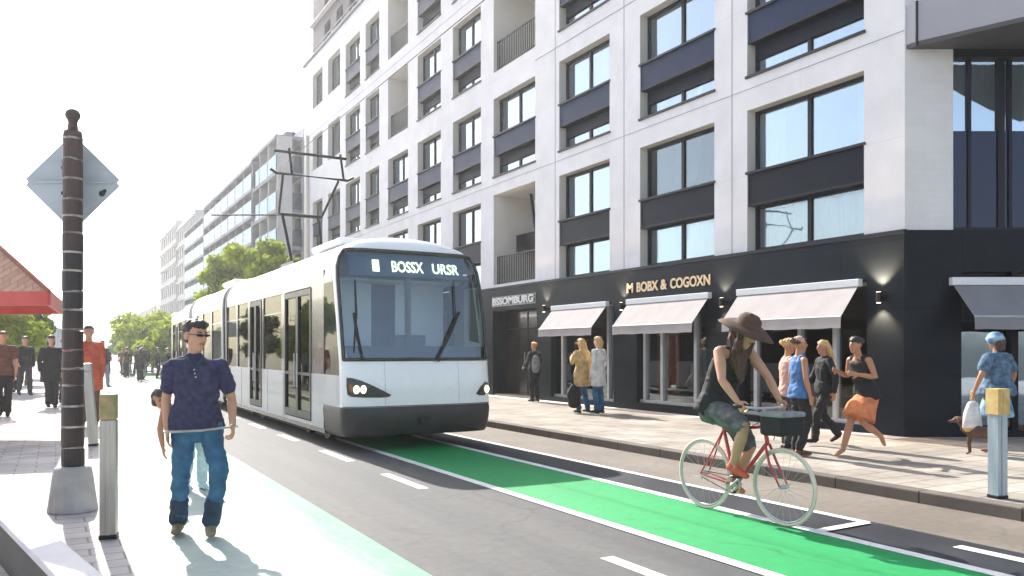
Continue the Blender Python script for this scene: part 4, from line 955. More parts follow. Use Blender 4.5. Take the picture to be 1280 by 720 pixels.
def far_block(name, label, px0, px1, h, mw, X=FX, bays=5, floors=5, mg=None, balc=0, step=0, depth=10, top=None, z0=3.2, winw=.55, winh=.6):
    y0, y1 = Yat(px0, X), Yat(px1, X); e = empty(name, (X, y0, 0)); FF = Face((0, 0, 0), (0, 1, 0), (-1, 0, 0)); L = y1 - y0
    fh = (h - z0 - .6) / floors; bw = L / bays
    ops = [(bw * i + bw * (1-winw)/2, bw * i + bw * (1+winw)/2, z0 + fh * j + fh*(.9-winh), z0 + fh * j + fh*.9) for i in range(bays) for j in range(floors)]
    ops += [(bw*i + bw*.12, bw*i + bw*.88, .3, z0 - .5) for i in range(bays)]
    w = MB(); FF.wall(w, 0, L, 0, h, ops, .3, mw, mw)
    w.mat(mw); FE = Face((0, 0, 0), (1, 0, 0), (0, -1, 0))
    eops = [(1.2 + 2.6*i, 2.6 + 2.6*i, z0 + fh*j + fh*.3, z0 + fh*j + fh*.9) for i in range(3) for j in range(floors)]
    FE.wall(w, 0, depth, 0, h, eops, .25, mw, mw)
    w.quad((0, L, 0), (depth, L, 0), (depth, L, h), (0, L, h)); w.quad((0,0,h), (depth,0,h), (depth,L,h), (0,L,h))
    w.mat(M['room']).box((.8, .4, .1), (depth - .3, L - .1, h - .1)); w.build('wall', None, e)
    mg = mg or M['glass']
    for q in ops: o = MB(); FF.box(o, q[0], q[1], q[2], q[3], -.28, -.25); FF.box(o, (q[0]+q[1])/2-.04, (q[0]+q[1])/2+.04, q[2], q[3], -.25, -.2); o.build('window', mg, e)
    for q in eops: o = MB(); FE.box(o, q[0], q[1], q[2], q[3], -.23, -.2); o.build('window', mg, e)
    if balc:
        for j in range(floors + 1):
            z = z0 + fh * j
            s = MB(); FF.box(s, .15, L - .15, z - .12, z + .08, 0, balc); s.build('balcony_slab', M['bgrey'], e)
            if j < floors:
                s = MB(); FF.box(s, .2, L - .2, z + .1, z + 1.05, balc - .06, balc - .03)
                for i in range(bays + 1): FF.box(s, .2 + (L-.4)*i/bays - .04, .2 + (L-.4)*i/bays + .04, z + .1, z + 1.1, balc - .02, balc)
                s.box((-balc + .02, .17, z + .1), (-.02, .2, z + 1.05)); s.build('balcony_railing', M['glass_rail'], e)
        s = MB()
        for i in range(bays + 1): FF.box(s, .15 + (L-.35)*i/bays - .09, .15 + (L-.35)*i/bays + .09, 0, z0 + fh*floors, balc*.4, balc - .07)
        s.build('column', mw, e)
    else:
        s = MB(); 
        for j in range(floors + 1): FF.box(s, 0, L, z0 + fh*j - .1, z0 + fh*j + .08, 0, .18)
        s.build('ledge', M['bwhite'], e)
    if top:
        for (f0, f1, hh, mm) in top: s = MB(); FF.box(s, L*f0, L*f1, h, h + hh, -6, -.8); s.build('rooftop_room', mm, e)
    tag(e, label, 'building'); return e
far_block('balcony_building', 'pale block with glass balconies just beyond the end of the white block', 379, 343, 14.2, M['bwhite'], bays=3, floors=5, balc=1.5, top=[(.1,.8,1.7,M['glass_rail'])], mg=M['glass'])
far_block('balcony_building', 'grey glass fronted block with stepped balconies, above the yellow green tree', 341, 274, 13.9, M['bgrey'], X=FX-.3, bays=7, floors=6, balc=1.3, top=[(.0,.45,1.6,M['bgrey']), (.5,.75,1.4,M['mauve'])], mg=M['glass'])
far_block('balcony_building', 'narrower hazy grey block with dark roof box beyond the glass fronted block', 273, 246, 13.6, M['bgrey'], X=FX-.1, bays=6, floors=6, balc=1.2, top=[(.1,.6,2.2,M['mauve'])], mg=M['glass'])
far_block('office_building', 'hazy white block far down the street', 244, 222, 15.8, M['bwhite'], bays=8, floors=6)
far_block('office_building', 'last tall white block with a slim dark edge, far down the street', 220, 200, 16.8, M['bwhite'], bays=8, floors=6)
far_block('low_building', 'low hazy building far behind the round green trees', 196, 168, 9.0, M['bcream'], X=13.5, bays=9, floors=2)
# =================================================================== TRAM
TX = 4.97
tram = empty('tram', (TX, 11.5, 0)); TO = Vector((TX, 11.5, 0))
tag(tram, 'white articulated tram with dark windscreen standing over the green lane', 'tram')
TW = 1.25; NN = 3.4; DD = .26
def interp(t, xs, ys):
    if t <= xs[0]: return ys[0]
    for i in range(len(xs) - 1):
        if t <= xs[i+1]: return ys[i] + (ys[i+1] - ys[i]) * (t - xs[i]) / (xs[i+1] - xs[i])
    return ys[-1]
WZ = ([.25,.68,2.7,2.85,3.0,3.12,3.22,3.30,3.36,3.40,3.42], [1.21,1.25,1.25,1.235,1.19,1.11,.98,.80,.58,.32,.02])
YZ = ([.25,.45,.68,1.0,1.41,2.0,2.6,3.1,3.22,3.30,3.36,3.40,3.42], [.06,.01,0,.0,.05,.18,.33,.47,.55,.64,.75,.88,1.0])
def tw_(z): return interp(z, *WZ)
def surf(x, z, off=0.0):
    w = tw_(z); f = min(1, abs(x) / w); sa = f ** (NN/2); ca = math.sqrt(max(0, 1 - sa*sa))
    return interp(z, *YZ) + DD * (1 - ca ** (2/NN)) - off
NA = 30
def outline(z, off=0.0, yb=1.1):
    w = tw_(z) + off; yf = interp(z, *YZ) - off; pts = []
    for i in range(NA + 1):
        a = -PI/2 + PI * i / NA
        x = w * math.copysign(abs(math.sin(a)) ** (2/NN), a); y = yf + (DD + off) * (1 - abs(math.cos(a)) ** (2/NN))
        pts.append((x, y, z))
    l = [(-w, yb + (pts[0][1] - yb) * k / 3, z) for k in range(3)]
    r = [(w, yb + (pts[-1][1] - yb) * k / 3, z) for k in (2, 1, 0)]
    return l + pts + r
levels = [.68,.80,.92,1.04,1.17,1.41,1.6,1.85,2.1,2.35,2.62,2.7,2.85,3.0,3.12,3.22,3.30,3.36,3.40,3.42]
G_ = [outline(z) for z in levels]; nP = len(G_[0])
i0_, i1_ = 3 + 3, 3 + NA - 3                       # windscreen columns
nb = MB(); ws = MB(); sw = MB(); sw2 = MB()
for j in range(len(levels) - 1):
    zc = (levels[j] + levels[j+1]) / 2
    for i in range(nP - 1):
        q = [G_[j][i], G_[j][i+1], G_[j+1][i+1], G_[j+1][i]]
        side = i < 3 or i >= nP - 4
        if i0_ <= i < i1_ and 1.41 < zc < 3.12: ws.quad(*q); continue
        if side and 1.17 < zc < 2.62: (sw if i < 3 else sw2).quad(*q); continue
        if side and 2.62 < zc < 2.85: nb.mat(M['t_dark'])
        elif side and zc < 1.17: nb.mat(M['t_grey'])
        else: nb.mat(M['t_white'])
        nb.quad(*q)
def weld(o, smooth=True):
    import bmesh
    bm = bmesh.new(); bm.from_mesh(o.data); bmesh.ops.remove_doubles(bm, verts=bm.verts, dist=.0008); bmesh.ops.recalc_face_normals(bm, faces=bm.faces)
    for f in bm.faces: f.smooth = smooth
    bm.to_mesh(o.data); bm.free(); return o
weld(nb.build('front_body', None, tram))
wso = weld(ws.build('windscreen', M['t_glass'], tram))
weld(sw.build('cab_side_window', M['t_sglass'], tram)); weld(sw2.build('cab_side_window', M['t_sglass'], tram))
# black surround of the windscreen
sr = MB()
def edge_strip(pts, wd):
    sr.loft(pts, [wd]*len(pts), side=(.02,1,.03), n=8)
def wpt(i, z, off=.004):
    p = outline(z, off)[i]; return Vector(p)
zsW = [1.41,1.6,1.85,2.1,2.35,2.62,2.85,3.0,3.12]
edge_strip([wpt(i0_, z) for z in zsW], .03); edge_strip([wpt(i1_, z) for z in zsW], .03)
edge_strip([wpt(i, 1.41) for i in range(i0_, i1_ + 1)], .028); edge_strip([wpt(i, 3.12) for i in range(i0_, i1_ + 1)], .034)
sr.build('windscreen_seal', M['t_dark'], wso, smooth=True)
# bumper
bl_ = [.24,.30,.45,.62,.69]; gB = [outline(z, .02 if z not in (.24,.69) else .0) for z in bl_]
bb = MB()
for j in range(len(bl_) - 1):
    for i in range(nP - 1): bb.quad(gB[j][i], gB[j][i+1], gB[j+1][i+1], gB[j+1][i])
bb.add(gB[0], [tuple(range(nP))]); weld(bb.build('bumper', M['t_bump'], tram))
# cab interior
cb = MB(); cb.mat(M['t_dash']).box((-1.12, .45, .7), (1.12, 1.0, 1.62)); cb.box((-1.1, .32, 1.3), (1.1, .46, 1.52)); cb.box((-.25,.6,1.62),(.3,.95,1.80))
cb.mat(M['t_floor']).box((-1.18, .35, .5), (1.18, 9.4, .6)); cb.build('dashboard', None, tram)
cb = MB(); cb.mat(M['t_int'])
cb.box((-1.15, 1.75, .6), (-.22, 1.80, 2.75)); cb.box((.22, 1.75, .6), (1.15, 1.80, 2.75)); cb.mat(M['t_dash']).box((-.22, 1.76, .6), (.22, 1.79, 2.75))  # pale partition panels stand in for reflections in the windscreen
cb.mat(M['t_dark']).box((-.06, .55, 1.6), (.02, .62, 2.7)); cb.box((-1.18,.9,2.72),(1.18,1.8,2.78)); cb.build('reflection_partition', None, tram)
hdm = MB()
zs = [2.72, 3.10]
for sx in range(8):
    x0 = -1.02 + 2.04*sx/8; x1 = -1.02 + 2.04*(sx+1)/8
    hdm.quad((x0, surf(x0, 2.72, -.07), 2.72), (x1, surf(x1, 2.72, -.07), 2.72), (x1, surf(x1, 3.1, -.07), 3.10), (x0, surf(x0, 3.1, -.07), 3.10))
dsg = hdm.build('destination_sign', M['t_dash'], tram)
def led(txt, x0, x1, z0, z1):
    cu = bpy.data.curves.new('t', 'FONT'); cu.body = txt; cu.offset = .018 if len(txt) > 1 else .0; cu.resolution_u = 3
    ob = bpy.data.objects.new('t', cu); COL.objects.link(ob)
    me = bpy.data.meshes.new_from_object(ob.evaluated_get(bpy.context.evaluated_depsgraph_get())); bpy.data.objects.remove(ob)
    xs = [v.co.x for v in me.vertices]; ys = [v.co.y for v in me.vertices]
    for v in me.vertices:
        x = x0 + (x1 - x0) * (v.co.x - min(xs)) / (max(xs) - min(xs)); z = z0 + (z1 - z0) * (v.co.y - min(ys)) / (max(ys) - min(ys)) if False else 0
        v.co = (x, 0, z0 + (z1 - z0) * (v.co.y - 0) / .73)
    for v in me.vertices: v.co.y = surf(v.co.x, v.co.z, -.055)
    me.materials.clear(); me.materials.append(M['led']); me.name = 'led_text'
    o = bpy.data.objects.new('led_text', me); COL.objects.link(o); o.parent = dsg
    return o
led('I', -.66, -.55, 2.79, 2.99); led('BOSSX', -.34, .20, 2.80, 2.98); led('URSR', .36, .84, 2.80, 2.97)
# lamps and wipers, set out on the nose surface
def onnose(px, py, off=.012):
    y, z, x = 11.6, 1.0, 0
    for _ in range(12):
        u = (px - 640) / 1000
        X = y * (ST + CT*u) / (CT - ST*u); d = X * ST + y * CT; z = CAMH + (438 - py) / 1000 * d
        x = max(-1.249, min(1.249, X - TX)); y = 11.5 + surf(x, z)
    return Vector((x, surf(x, z, off), z))
def nose_patch(name, px, m, parent, off, inner=None):
    pts = [onnose(*p, off) for p in px]; c = sum(pts, Vector()) / len(pts); c.y = surf(c.x, c.z, off)
    mids = [(p + c) / 2 for p in pts]
    for q in mids: q.y = surf(q.x, q.z, off)
    n = len(pts); mb = MB(); mb.add([c] + mids + pts, [(0, 1+i, 1+(i+1)%n) for i in range(n)] + [(1+i, 1+n+i, 1+n+(i+1)%n, 1+(i+1)%n) for i in range(n)])
    # rim back to the body
    back = [Vector((p.x, surf(p.x, p.z, -.02), p.z)) for p in pts]
    mb.add(pts + back, [(i, (i+1)%n, n+(i+1)%n, n+i) for i in range(n)])
    return mb.build(name, m, parent)
hl = nose_patch('headlight', [(433,472),(440,472.5),(452,476),(466,482),(480,489),(489,493.5),(486,496),(474,497),(455,497),(438,496),(434,493),(433,482)], M['t_dark'], tram, .014)
c = onnose(449.5, 487, .02)
for dx in (-.055, .055): MB().ball(c + Vector((dx, 0, .0)), (.05, .02, .065)).build('lens', M['hl'], hl, smooth=True)
MB().ball(onnose(438, 485, .012), (.035, .015, .075)).build('indicator', M['amber'], hl, smooth=True)
hr = nose_patch('headlight', [(595,492),(600,484),(606,477),(611,471.5),(613.5,473),(613.8,480),(613.4,491),(605,494),(598,494)], M['t_dark'], tram, .014)
c = onnose(607.5, 486, .02); MB().ball(c, (.045, .05, .065)).build('lens', M['hl'], hr, smooth=True)
for arm, thick in ((((572,391),(560,418),(546,448)), .032), (((441,392),(446,422),(452,447)), .026)):
    w = MB(); w.loft([onnose(*p, .05) for p in arm], [thick*.8, thick, thick*.6], n=8); w.loft([onnose(arm[2][0], arm[2][1], .02), onnose(arm[2][0], arm[2][1]+2, .07)], [.03,.03]); w.build('wiper', M['t_rubber'], tram, smooth=True)
w = MB(); w.loft([onnose(443,350,.03), onnose(444,392,.05), onnose(441,440,.05)], [.012,.018,.012], n=8); w.build('wiper', M['t_rubber'], tram, smooth=True)
w = MB(); w.loft([onnose(566,350,.03), onnose(568,392,.04)], [.01,.012], n=8); w.build('wiper', M['t_rubber'], tram, smooth=True)
MB().add([onnose(430,506,.004), onnose(612,502,.004), onnose(612,503,.004), onnose(430,507,.004)], [(0,1,2,3)])
# number plate style badge of the operator is unreadable: only a small pale tab at the right of the sign
nose_patch('badge', [(579,343),(583,343),(583,345),(579,345)], M['wlet'], tram, .006)

def tsec(Mx, y0, y1, left, right, front_cut=False):
    """one straight body section: left/right = list of (kind, ya, yb); Mx places it"""
    W = TW
    for sgn, items in ((-1, left), (1, right)):
        FF = Face((sgn*W, 0, 0), (0, 1, 0), (sgn, 0, 0))
        ops = []
        for k, a, b in items: ops.append((a, b, 1.17, 2.62) if k == 'w' else (a, b, .36, 2.62))
        lo = MB(); up = MB()
        FF.wall(lo, y0, y1, .30, 1.17, [(o[0], o[1], max(.30, o[2]) if o[2] < 1 else 1.17, 1.17) for o in ops if o[2] < 1], .05, M['t_grey'], M['t_dark'])
        FF.wall(up, y0, y1, 1.17, 2.85, [(o[0], o[1], 1.17, o[3]) for o in ops], .05, M['t_dark'], M['t_dark'])
        lo.mat(M['t_dark']); FF.box(lo, y0, y1, .22, .30, -.12, -.02)
        jn = 0
        for yy in [y0 + 1.3*k for k in range(1, int((y1-y0)/1.3)+1)]:
            if not any(o[0]-.05 < yy < o[1]+.05 and o[2] < 1 for o in ops): 
                js = MB(); FF.box(js, yy - .006, yy + .006, .31, 1.16, -.01, .004); js.v = [tuple(Mx @ Vector(v)) for v in js.v]; js.build('panel_seam', M['t_dark'], tram)
        for mb, nm in ((lo, 'side_panel'), (up, 'window_band')):
            mb.v = [tuple(Mx @ Vector(v)) for v in mb.v]
            if mb.v: mb.build(nm, None, tram)
        for k, a, b in items:
            z0 = 1.17 if k == 'w' else .38
            fr = MB(); t = .035
            if k == 'w':
                FF.box(fr, a, a+t, z0, 2.62, -.045, -.005); FF.box(fr, b-t, b, z0, 2.62, -.045, -.005); FF.box(fr, a+t, b-t, 2.25, 2.28, -.045, -.006)
                nm = 'side_window'; mm = M['t_dark']
                pn = [(a+t, b-t, z0, 2.62)]
            else:
                m = (a + b) / 2; nm = 'door'; mm = M['blackm']; pn = []
                for (c0, c1) in ((a, m), (m, b)):
                    FF.box(fr, c0+.004, c0+.07, z0, 2.6, -.05, .012); FF.box(fr, c1-.07, c1-.004, z0, 2.6, -.05, .012)
                    FF.box(fr, c0+.07, c1-.07, z0, z0+.12, -.05, .011); FF.box(fr, c0+.07, c1-.07, 2.5, 2.6, -.05, .011); FF.box(fr, c0+.07, c1-.07, 1.12, 1.17, -.05, .010)
                    pn.append((c0+.07, c1-.07, z0+.12, 2.5))
            fr.v = [tuple(Mx @ Vector(v)) for v in fr.v]; fo = fr.build(nm, mm, tram)
            pm = MB()
            for q in pn: FF.box(pm, *q, -.028, -.02)
            pm.v = [tuple(Mx @ Vector(v)) for v in pm.v]; pm.build('pane', M['t_sglass'], fo)
            if k == 'd':
                hh = MB(); m = (a+b)/2
                for s_ in (-.1, .1): hh.tube([FF.P(m+s_, .9, .03), FF.P(m+s_, 1.5, .03)], .012)
                hh.v = [tuple(Mx @ Vector(v)) for v in hh.v]; hh.build('handle', M['silverm'], fo)
    # roof shell
    rf = MB(); zs_ = [2.85,3.0,3.12,3.22,3.30,3.36,3.40,3.42]
    prof = [(-tw_(z), z) for z in zs_] + [(tw_(z), z) for z in reversed(zs_)]
    n = len(prof); vs = [Mx @ Vector((x, yy, z)) for yy in (y0, y1) for x, z in prof]
    rf.add(vs, [(i, i+1, n+i+1, n+i) for i in range(n - 1)]); o = rf.build('roof', M['t_roof'], tram, smooth=True)
    cl = MB(); cl.box((-1.2, y0, 2.70), (1.2, y1, 2.74)); cl.v = [tuple(Mx @ Vector(v)) for v in cl.v]; cl.build('ceiling', M['t_int'], tram)
def yy(px): return Yat(px, TX - 1.25) - 11.5
I4 = Matrix.Identity(4)
L1 = [('d', yy(389), yy(356)), ('w', yy(352), yy(329)), ('d', yy(327), yy(312.5)), ('w', yy(310), yy(297)), ('w', yy(295.5), yy(283))]
R1 = [('d', 1.6, 2.9), ('w', 3.1, 4.6), ('w', 4.75, 6.2), ('w', 6.35, 7.8), ('w', 7.95, 9.2)]
tsec(I4, 1.1, 9.5, L1, R1)
def secM(x, y, ang): return Matrix.Translation((x, y, 0)) @ Matrix.Rotation(ang, 4, 'Z')
S2 = secM(.0, 9.95, -.02)
tsec(S2, 0, 6.4, [('w', .3, 1.9), ('w', 2.1, 3.7), ('w', 3.9, 5.0), ('w', 5.1, 6.1)], [('w', .3, 1.9), ('w', 2.1, 3.7), ('w', 3.9, 6.1)])
MB().box((-1.15, 0, .5), (1.15, 6.4, .6)).build('floor', M['t_floor'], tram, loc=(0, 9.95, 0))
p2 = S2 @ Vector((0, 6.85, 0)); S3 = secM(p2.x, p2.y, -.06)
tsec(S3, 0, 9.5, [('w', .3, 1.9), ('d', 2.1, 3.3), ('w', 3.5, 5.2), ('d', 5.5, 6.7), ('w', 7.0, 8.9)], [('w', .3, 1.9), ('w', 2.1, 3.7), ('w', 3.9, 6.1), ('w', 6.3, 8.9)])
en = MB(); en.mat(M['t_white']).box((-1.25, 9.5, .3), (1.25, 9.9, 3.2)); en.v = [tuple(S3 @ Vector(v)) for v in en.v]; en.build('rear_body', None, tram, bevel=.1)
# joints: dark bellows and pale hoop
for (Mx, y0, y1) in ((I4, 9.5, 9.95), (S2, 6.4, 6.85)):
    zs_ = [.35, 2.6, 2.85,3.0,3.12,3.22,3.30,3.36,3.40]
    b = MB(); rings = 7
    for r in range(rings):
        k = .965 if r % 2 else .93
        y = y0 + (y1 - y0) * (r + .5) / rings
        prof = [(-tw_(z)*k, z*(.985 if z > 2 else 1)) for z in zs_] + [(tw_(z)*k, z*(.985 if z > 2 else 1)) for z in reversed(zs_)]
        b.v += [tuple(Mx @ Vector((x, y, z))) for x, z in prof]
    n = len(prof)
    for r in range(rings - 1):
        for i in range(n - 1): b.f.append([r*n+i, r*n+i+1, (r+1)*n+i+1, (r+1)*n+i]); b.m.append(0)
    b.build('bellows', M['t_rubber'], tram)
    h = MB(); prof = [(-tw_(z)*1.0, z) for z in zs_] + [(tw_(z)*1.0, z) for z in reversed(zs_)]
    for yh in (y0, y1): h.loft([Mx @ Vector((x, yh, z)) for x, z in prof], [.032]*len(prof), side=(0,1,0), n=8, cap=False)
    h.build('joint_hoop', M['silverm'], tram, smooth=True)
# running gear
for yb in (2.9, 7.9, 13.2, 20.0, 24.0):
    b = MB(); b.box((-.95, yb-.9, .14), (.95, yb+.9, .42)); bg = b.build('bogie', M['t_dark'], tram)
    for sx in (-1, 1):
        for dy in (-.6, .6):
            w = MB(); w.cyl((sx*.72, yb+dy, .28), (sx*.84, yb+dy, .28), .28, n=24); w.cyl((sx*.84, yb+dy, .28), (sx*.88, yb+dy, .28), .12, n=16); w.build('wheel', M['wheel'], bg)
# seats and poles seen through the glass
for k, ys in enumerate([3.2, 4.1, 5.6, 6.4, 7.4, 8.4]):
    for sx in (-1, 1):
        s = MB(); s.box((sx*.62, ys, .95), (sx*1.12, ys+.42, 1.05)); s.box((sx*.62, ys+.38, 1.0), (sx*1.12, ys+.46, 1.65)); s.box((sx*.8, ys+.1, .6), (sx*.9, ys+.3, .95)); s.build('seat', M['t_seat'], tram, bevel=.03)
for ys in (2.4, 4.9, 7.0): MB().tube([(-.5, ys, .6), (-.5, ys, 2.7)], .018).build('grab_pole', M['yellow'], tram)
sm_ = MB(); sm_.loft([Vector(outline(.70, .003)[i]) for i in range(3, 3 + NA + 1)], [.006]*(NA+1), side=(.02,.03,1), n=6); sm_.build('bumper_shadow_seam', M['t_dark'], tram)  # dark strip paints the shadow line in the joint above the bumper
for xs_ in (-.62, .62):
    sm_ = MB(); sm_.loft([Vector((xs_, surf(xs_, z, .001), z)) for z in (.72,.85,1.0,1.17,1.37)], [.0035]*5, side=(1,0,0), n=5); sm_.build('front_seam', M['t_grey'], tram)
sm_ = MB(); sm_.cyl((0, .02, .46), (0, -.06, .46), .07, n=16); sm_.build('tow_cover', M['t_rubber'], tram)
# pantograph
pg = MB(); pz = 3.42; py0 = 6.2
pg.box((-.55, py0-.5, pz-.02), (.55, py0+.6, pz+.06)); pb = pg.build('pantograph', M['blackm'], tram)
def bar(name, pts, r, m=M['blackm']): MB().loft(pts, [r]*len(pts), n=8, cap=False).build(name, m, pb)
K = Vector((0, py0 + 1.0, 4.70))
for sx in (-.35, .35): bar('lower_arm', [(sx, py0 + .3, pz), (sx*1.2, K.y, K.z)], .035)
bar('knuckle', [(-.5, K.y, K.z), (.5, K.y, K.z)], .04)
for sx in (-.5, .5): bar('upper_arm', [(sx, K.y, K.z), (sx*1.25, py0 + .1, 5.40)], .028)
bar('contact_bar', [(-.92, py0, 5.50), (-.8, py0, 5.42), (.8, py0, 5.42), (.95, py0, 5.50)], .032)
bar('contact_bar', [(-.80, py0 + .25, 5.97), (.86, py0 + .25, 5.97)], .032)
for sx in (-.45, .72): bar('head_post', [(sx, py0, 5.42), (sx, py0 + .25, 6.05)], .028)
for k, y in enumerate((1.9, 11.2)):
    s = MB(); s.box((-.75, y, 3.38), (.75, y + 1.7, 3.50)); s.build('roof_box', M['t_roof'], tram, bevel=.04)

# overhead wire and mast
MB().tube([(4.85, 3, 6.05), (4.85, 60, 6.0), (6.2, 120, 6.0)], .009, n=5)
mast = empty('catenary_mast', tuple(bd(384, 30.5, WK))); tag(mast, 'pale slender mast rising behind the pantograph', 'mast')
MB().cyl((0,0,0), (0,0,9.6), .11, .08).build('pole', M['bcream'], mast, smooth=True)
MB().cyl((0,0,0), (0,0,.3), .17, .15).build('base', M['conc'], mast)
ax = bd(384, 30.5).x
MB().tube([(0,0,6.6), (4.85-ax, 0, 6.3)], .03).build('bracket_arm', M['blackm'], mast)
cw = MB(); cw.tube([(4.85, 4, 6.12), (4.85, 30, 6.1), (5.2, 60, 6.1), (7.5, 120, 6.1)], .008, n=5); tag(cw.build('contact_wire', M['blackm']), 'thin contact wire running above the tram roof', 'wire')
for k, d in enumerate((60, 86)):
    cw = MB(); a = bd(108, d, 7.2 if k else 7.4); b = bd(205, d * 1.0, 7.1 if k else 7.4)
    cw.tube([a, (a+b)/2 - Vector((0,0,.25)), b], .02, n=5); tag(cw.build('span_wire', M['bgrey']), ['nearer', 'farther'][k] + ' faint cable strung across the hazy street', 'wire')

# =================================================================== STREET THINGS
pil = bd(91, 7.14, WK); pl = empty('brick_pillar', tuple(pil)); tag(pl, 'slim dark block pillar with pale mortar bands on a concrete foot', 'pillar')
q = MB(); zz = 0
n = 16; prof = [(.205, 0), (.20, .04), (.195, .06), (.165, .30), (.15, .385), (.13, .40)]
q.loft([(0,0,z) for r, z in prof], [r for r, z in prof], n=n, cap=False); q.build('concrete_foot', M['conc'], pl, bevel=.01)
q = MB(); m_ = MB(); z = .40; rr = random.Random(5); r0 = .092
while z < 3.32:
    h = rr.choice((.135, .15, .16, .17)); j = rr.uniform(-.003, .003)
    r1 = r0 - (z - .4) * .004
    ring = [(z, r1 - .004), (z + .008, r1 + j), (z + h - .008, r1 + j), (z + h, r1 - .004)]
    q.loft([(rr.uniform(-.002,.002), 0, a) for a, b in ring], [b for a, b in ring], n=18, cap=False)
    m_.cyl((0,0,z+h-.002), (0,0,z+h+.016), r1 - .002 + rr.uniform(-.002,.004), n=18)
    z += h + .014
q.build('shaft', M['pblk'], pl, smooth=False); m_.build('mortar_joint', M['mortar'], pl)
q = MB(); q.loft([(0,0,z-.01),(0,0,z+.06),(0,0,z+.07),(0,0,z+.14),(0,0,z+.16)], [.082,.074,.046,.038,.046], n=18, cap=False); q.ball((0,0,z+.205), (.064,.064,.060)); q.build('finial', M['pblk'], pl, smooth=True)
# diamond sign (its back) behind the pillar
ctr = bd(91, 7.32, CAMH + .210*7.32); sg = empty('road_sign', tuple(ctr)); sg.rotation_euler = (0, 0, -TH + R_(3)); tag(sg, 'blank grey back of a diamond road sign fixed behind the dark pillar', 'sign')
q = MB(); s_ = .635; q.box((-s_/2, 0, -s_/2), (s_/2, .006, s_/2), Matrix.Rotation(R_(45), 4, 'Y') @ Matrix.Rotation(0, 4, 'X'))
o = q.build('plate', M['sign_back'], sg)
import bmesh
bm = bmesh.new(); bm.from_mesh(o.data); es = [e for e in bm.edges if abs((e.verts[0].co - e.verts[1].co).y) > .004]
bmesh.ops.bevel(bm, geom=es, offset=.04, segments=5, affect='EDGES'); bm.to_mesh(o.data); bm.free()
q = MB(); q.box((-.36, -.02, -.012), (.36, -.001, .012)); q.build('rail', M['sign_back'], sg, bevel=.003)
q = MB(); q.loft([(.262,-.003,-.10),(.262,-.012,-.10)], [.03,.026], n=7, cap=False); q.loft([(.285,-.003,-.075),(.285,-.010,-.075)], [.018,.015], n=6, cap=False); q.build('dark_sticker', M['blackm'], sg)
q = MB(); q.box((-.06, -.09, .1), (.06, 0, .13)); q.box((-.06, -.09, -.13), (.06, 0, -.10)); q.build('bracket', M['blackm'], sg)

def bollard(px, d, h, w, label, mb_, mcap, capk, lean=0):
    p = bd(px, d, WK); e = empty('bollard', tuple(p), -TH + R_(18)); e.rotation_euler[1] = lean; tag(e, label, 'bollard', 'steel bollards')
    q = MB(); q.box((-w/2, -w/2, .02), (w/2, w/2, h - capk)); q.box((-w*.14, -w/2-.004, .03), (w*.14, -w/2, h - capk - .01)); q.build('post', mb_, e, bevel=.006)
    q = MB(); 
    if mcap is M['yellow']: q.box((-w*.62, -w*.6, h - capk), (w*.62, w*.6, h)); q.box((-w*.1, -w*.64, h-capk*.9), (w*.35, -w*.6, h-capk*.1))
    else: q.box((-w/2-.002, -w/2-.002, h - capk), (w/2+.002, w/2+.002, h)); 
    q.build('cap', mcap, e, bevel=.014)
    q = MB(); q.box((-w*.56, -w*.56, 0), (w*.56, w*.56, .035)); q.build('foot', M['blackm'], e, bevel=.008)
    return e
bollard(136, 6.1, 1.10, .112, 'square steel bollard with tan and green band on top, beside the dark pillar', M['bollard'], M['tan_band'], .20)
bollard(117, 12.0, 1.24, .12, 'plain steel bollard leaning slightly behind the dark pillar', M['bollard'], M['bollard'], .12, lean=-.07)
bollard(1247, 7.75, 1.06, .118, 'bluish steel bollard with yellow padded cap at the right kerb', M['bollard_g'], M['yellow'], .25)

# low planter wall, bottom left
pw = empty('planter_wall', (0, 0, 0)); tag(pw, 'low dark wall with a pale stone coping in the bottom left corner', 'wall')
P = [Vector((.21,4.37,0)), Vector((-.385,7.54,0)), Vector((-.66,9.0,0)), Vector((-.86,9.0,0)), Vector((-.337-.02,6.62,0)), Vector((.012,4.48,0))]
dr = (Vector((.21,4.37,0)) - Vector((-.385,7.54,0))).normalized(); nn = Vector((dr.y, -dr.x, 0))
if nn.x > 0: nn = -nn
p0 = Vector((.21,4.37,0)) + dr * 1.6; p1 = Vector((.21,4.37,0)) - dr * 6
q = MB(); q.prism([tuple(v)[:2] for v in (p0 + nn*.02, p1 + nn*.02, p1 + nn*.16, p0 + nn*.16)], -.1, .40); q.build('wall_body', M['wall_blk'], pw)
q = MB(); q.prism([tuple(v)[:2] for v in (p0, p1, p1 + nn*.18, p0 + nn*.18)], .40, .45); q.build('coping', mat('coping', (.46,.46,.49), .7, (.56,.56,.58), 3, .4, 80, detail=9), pw, bevel=.008)

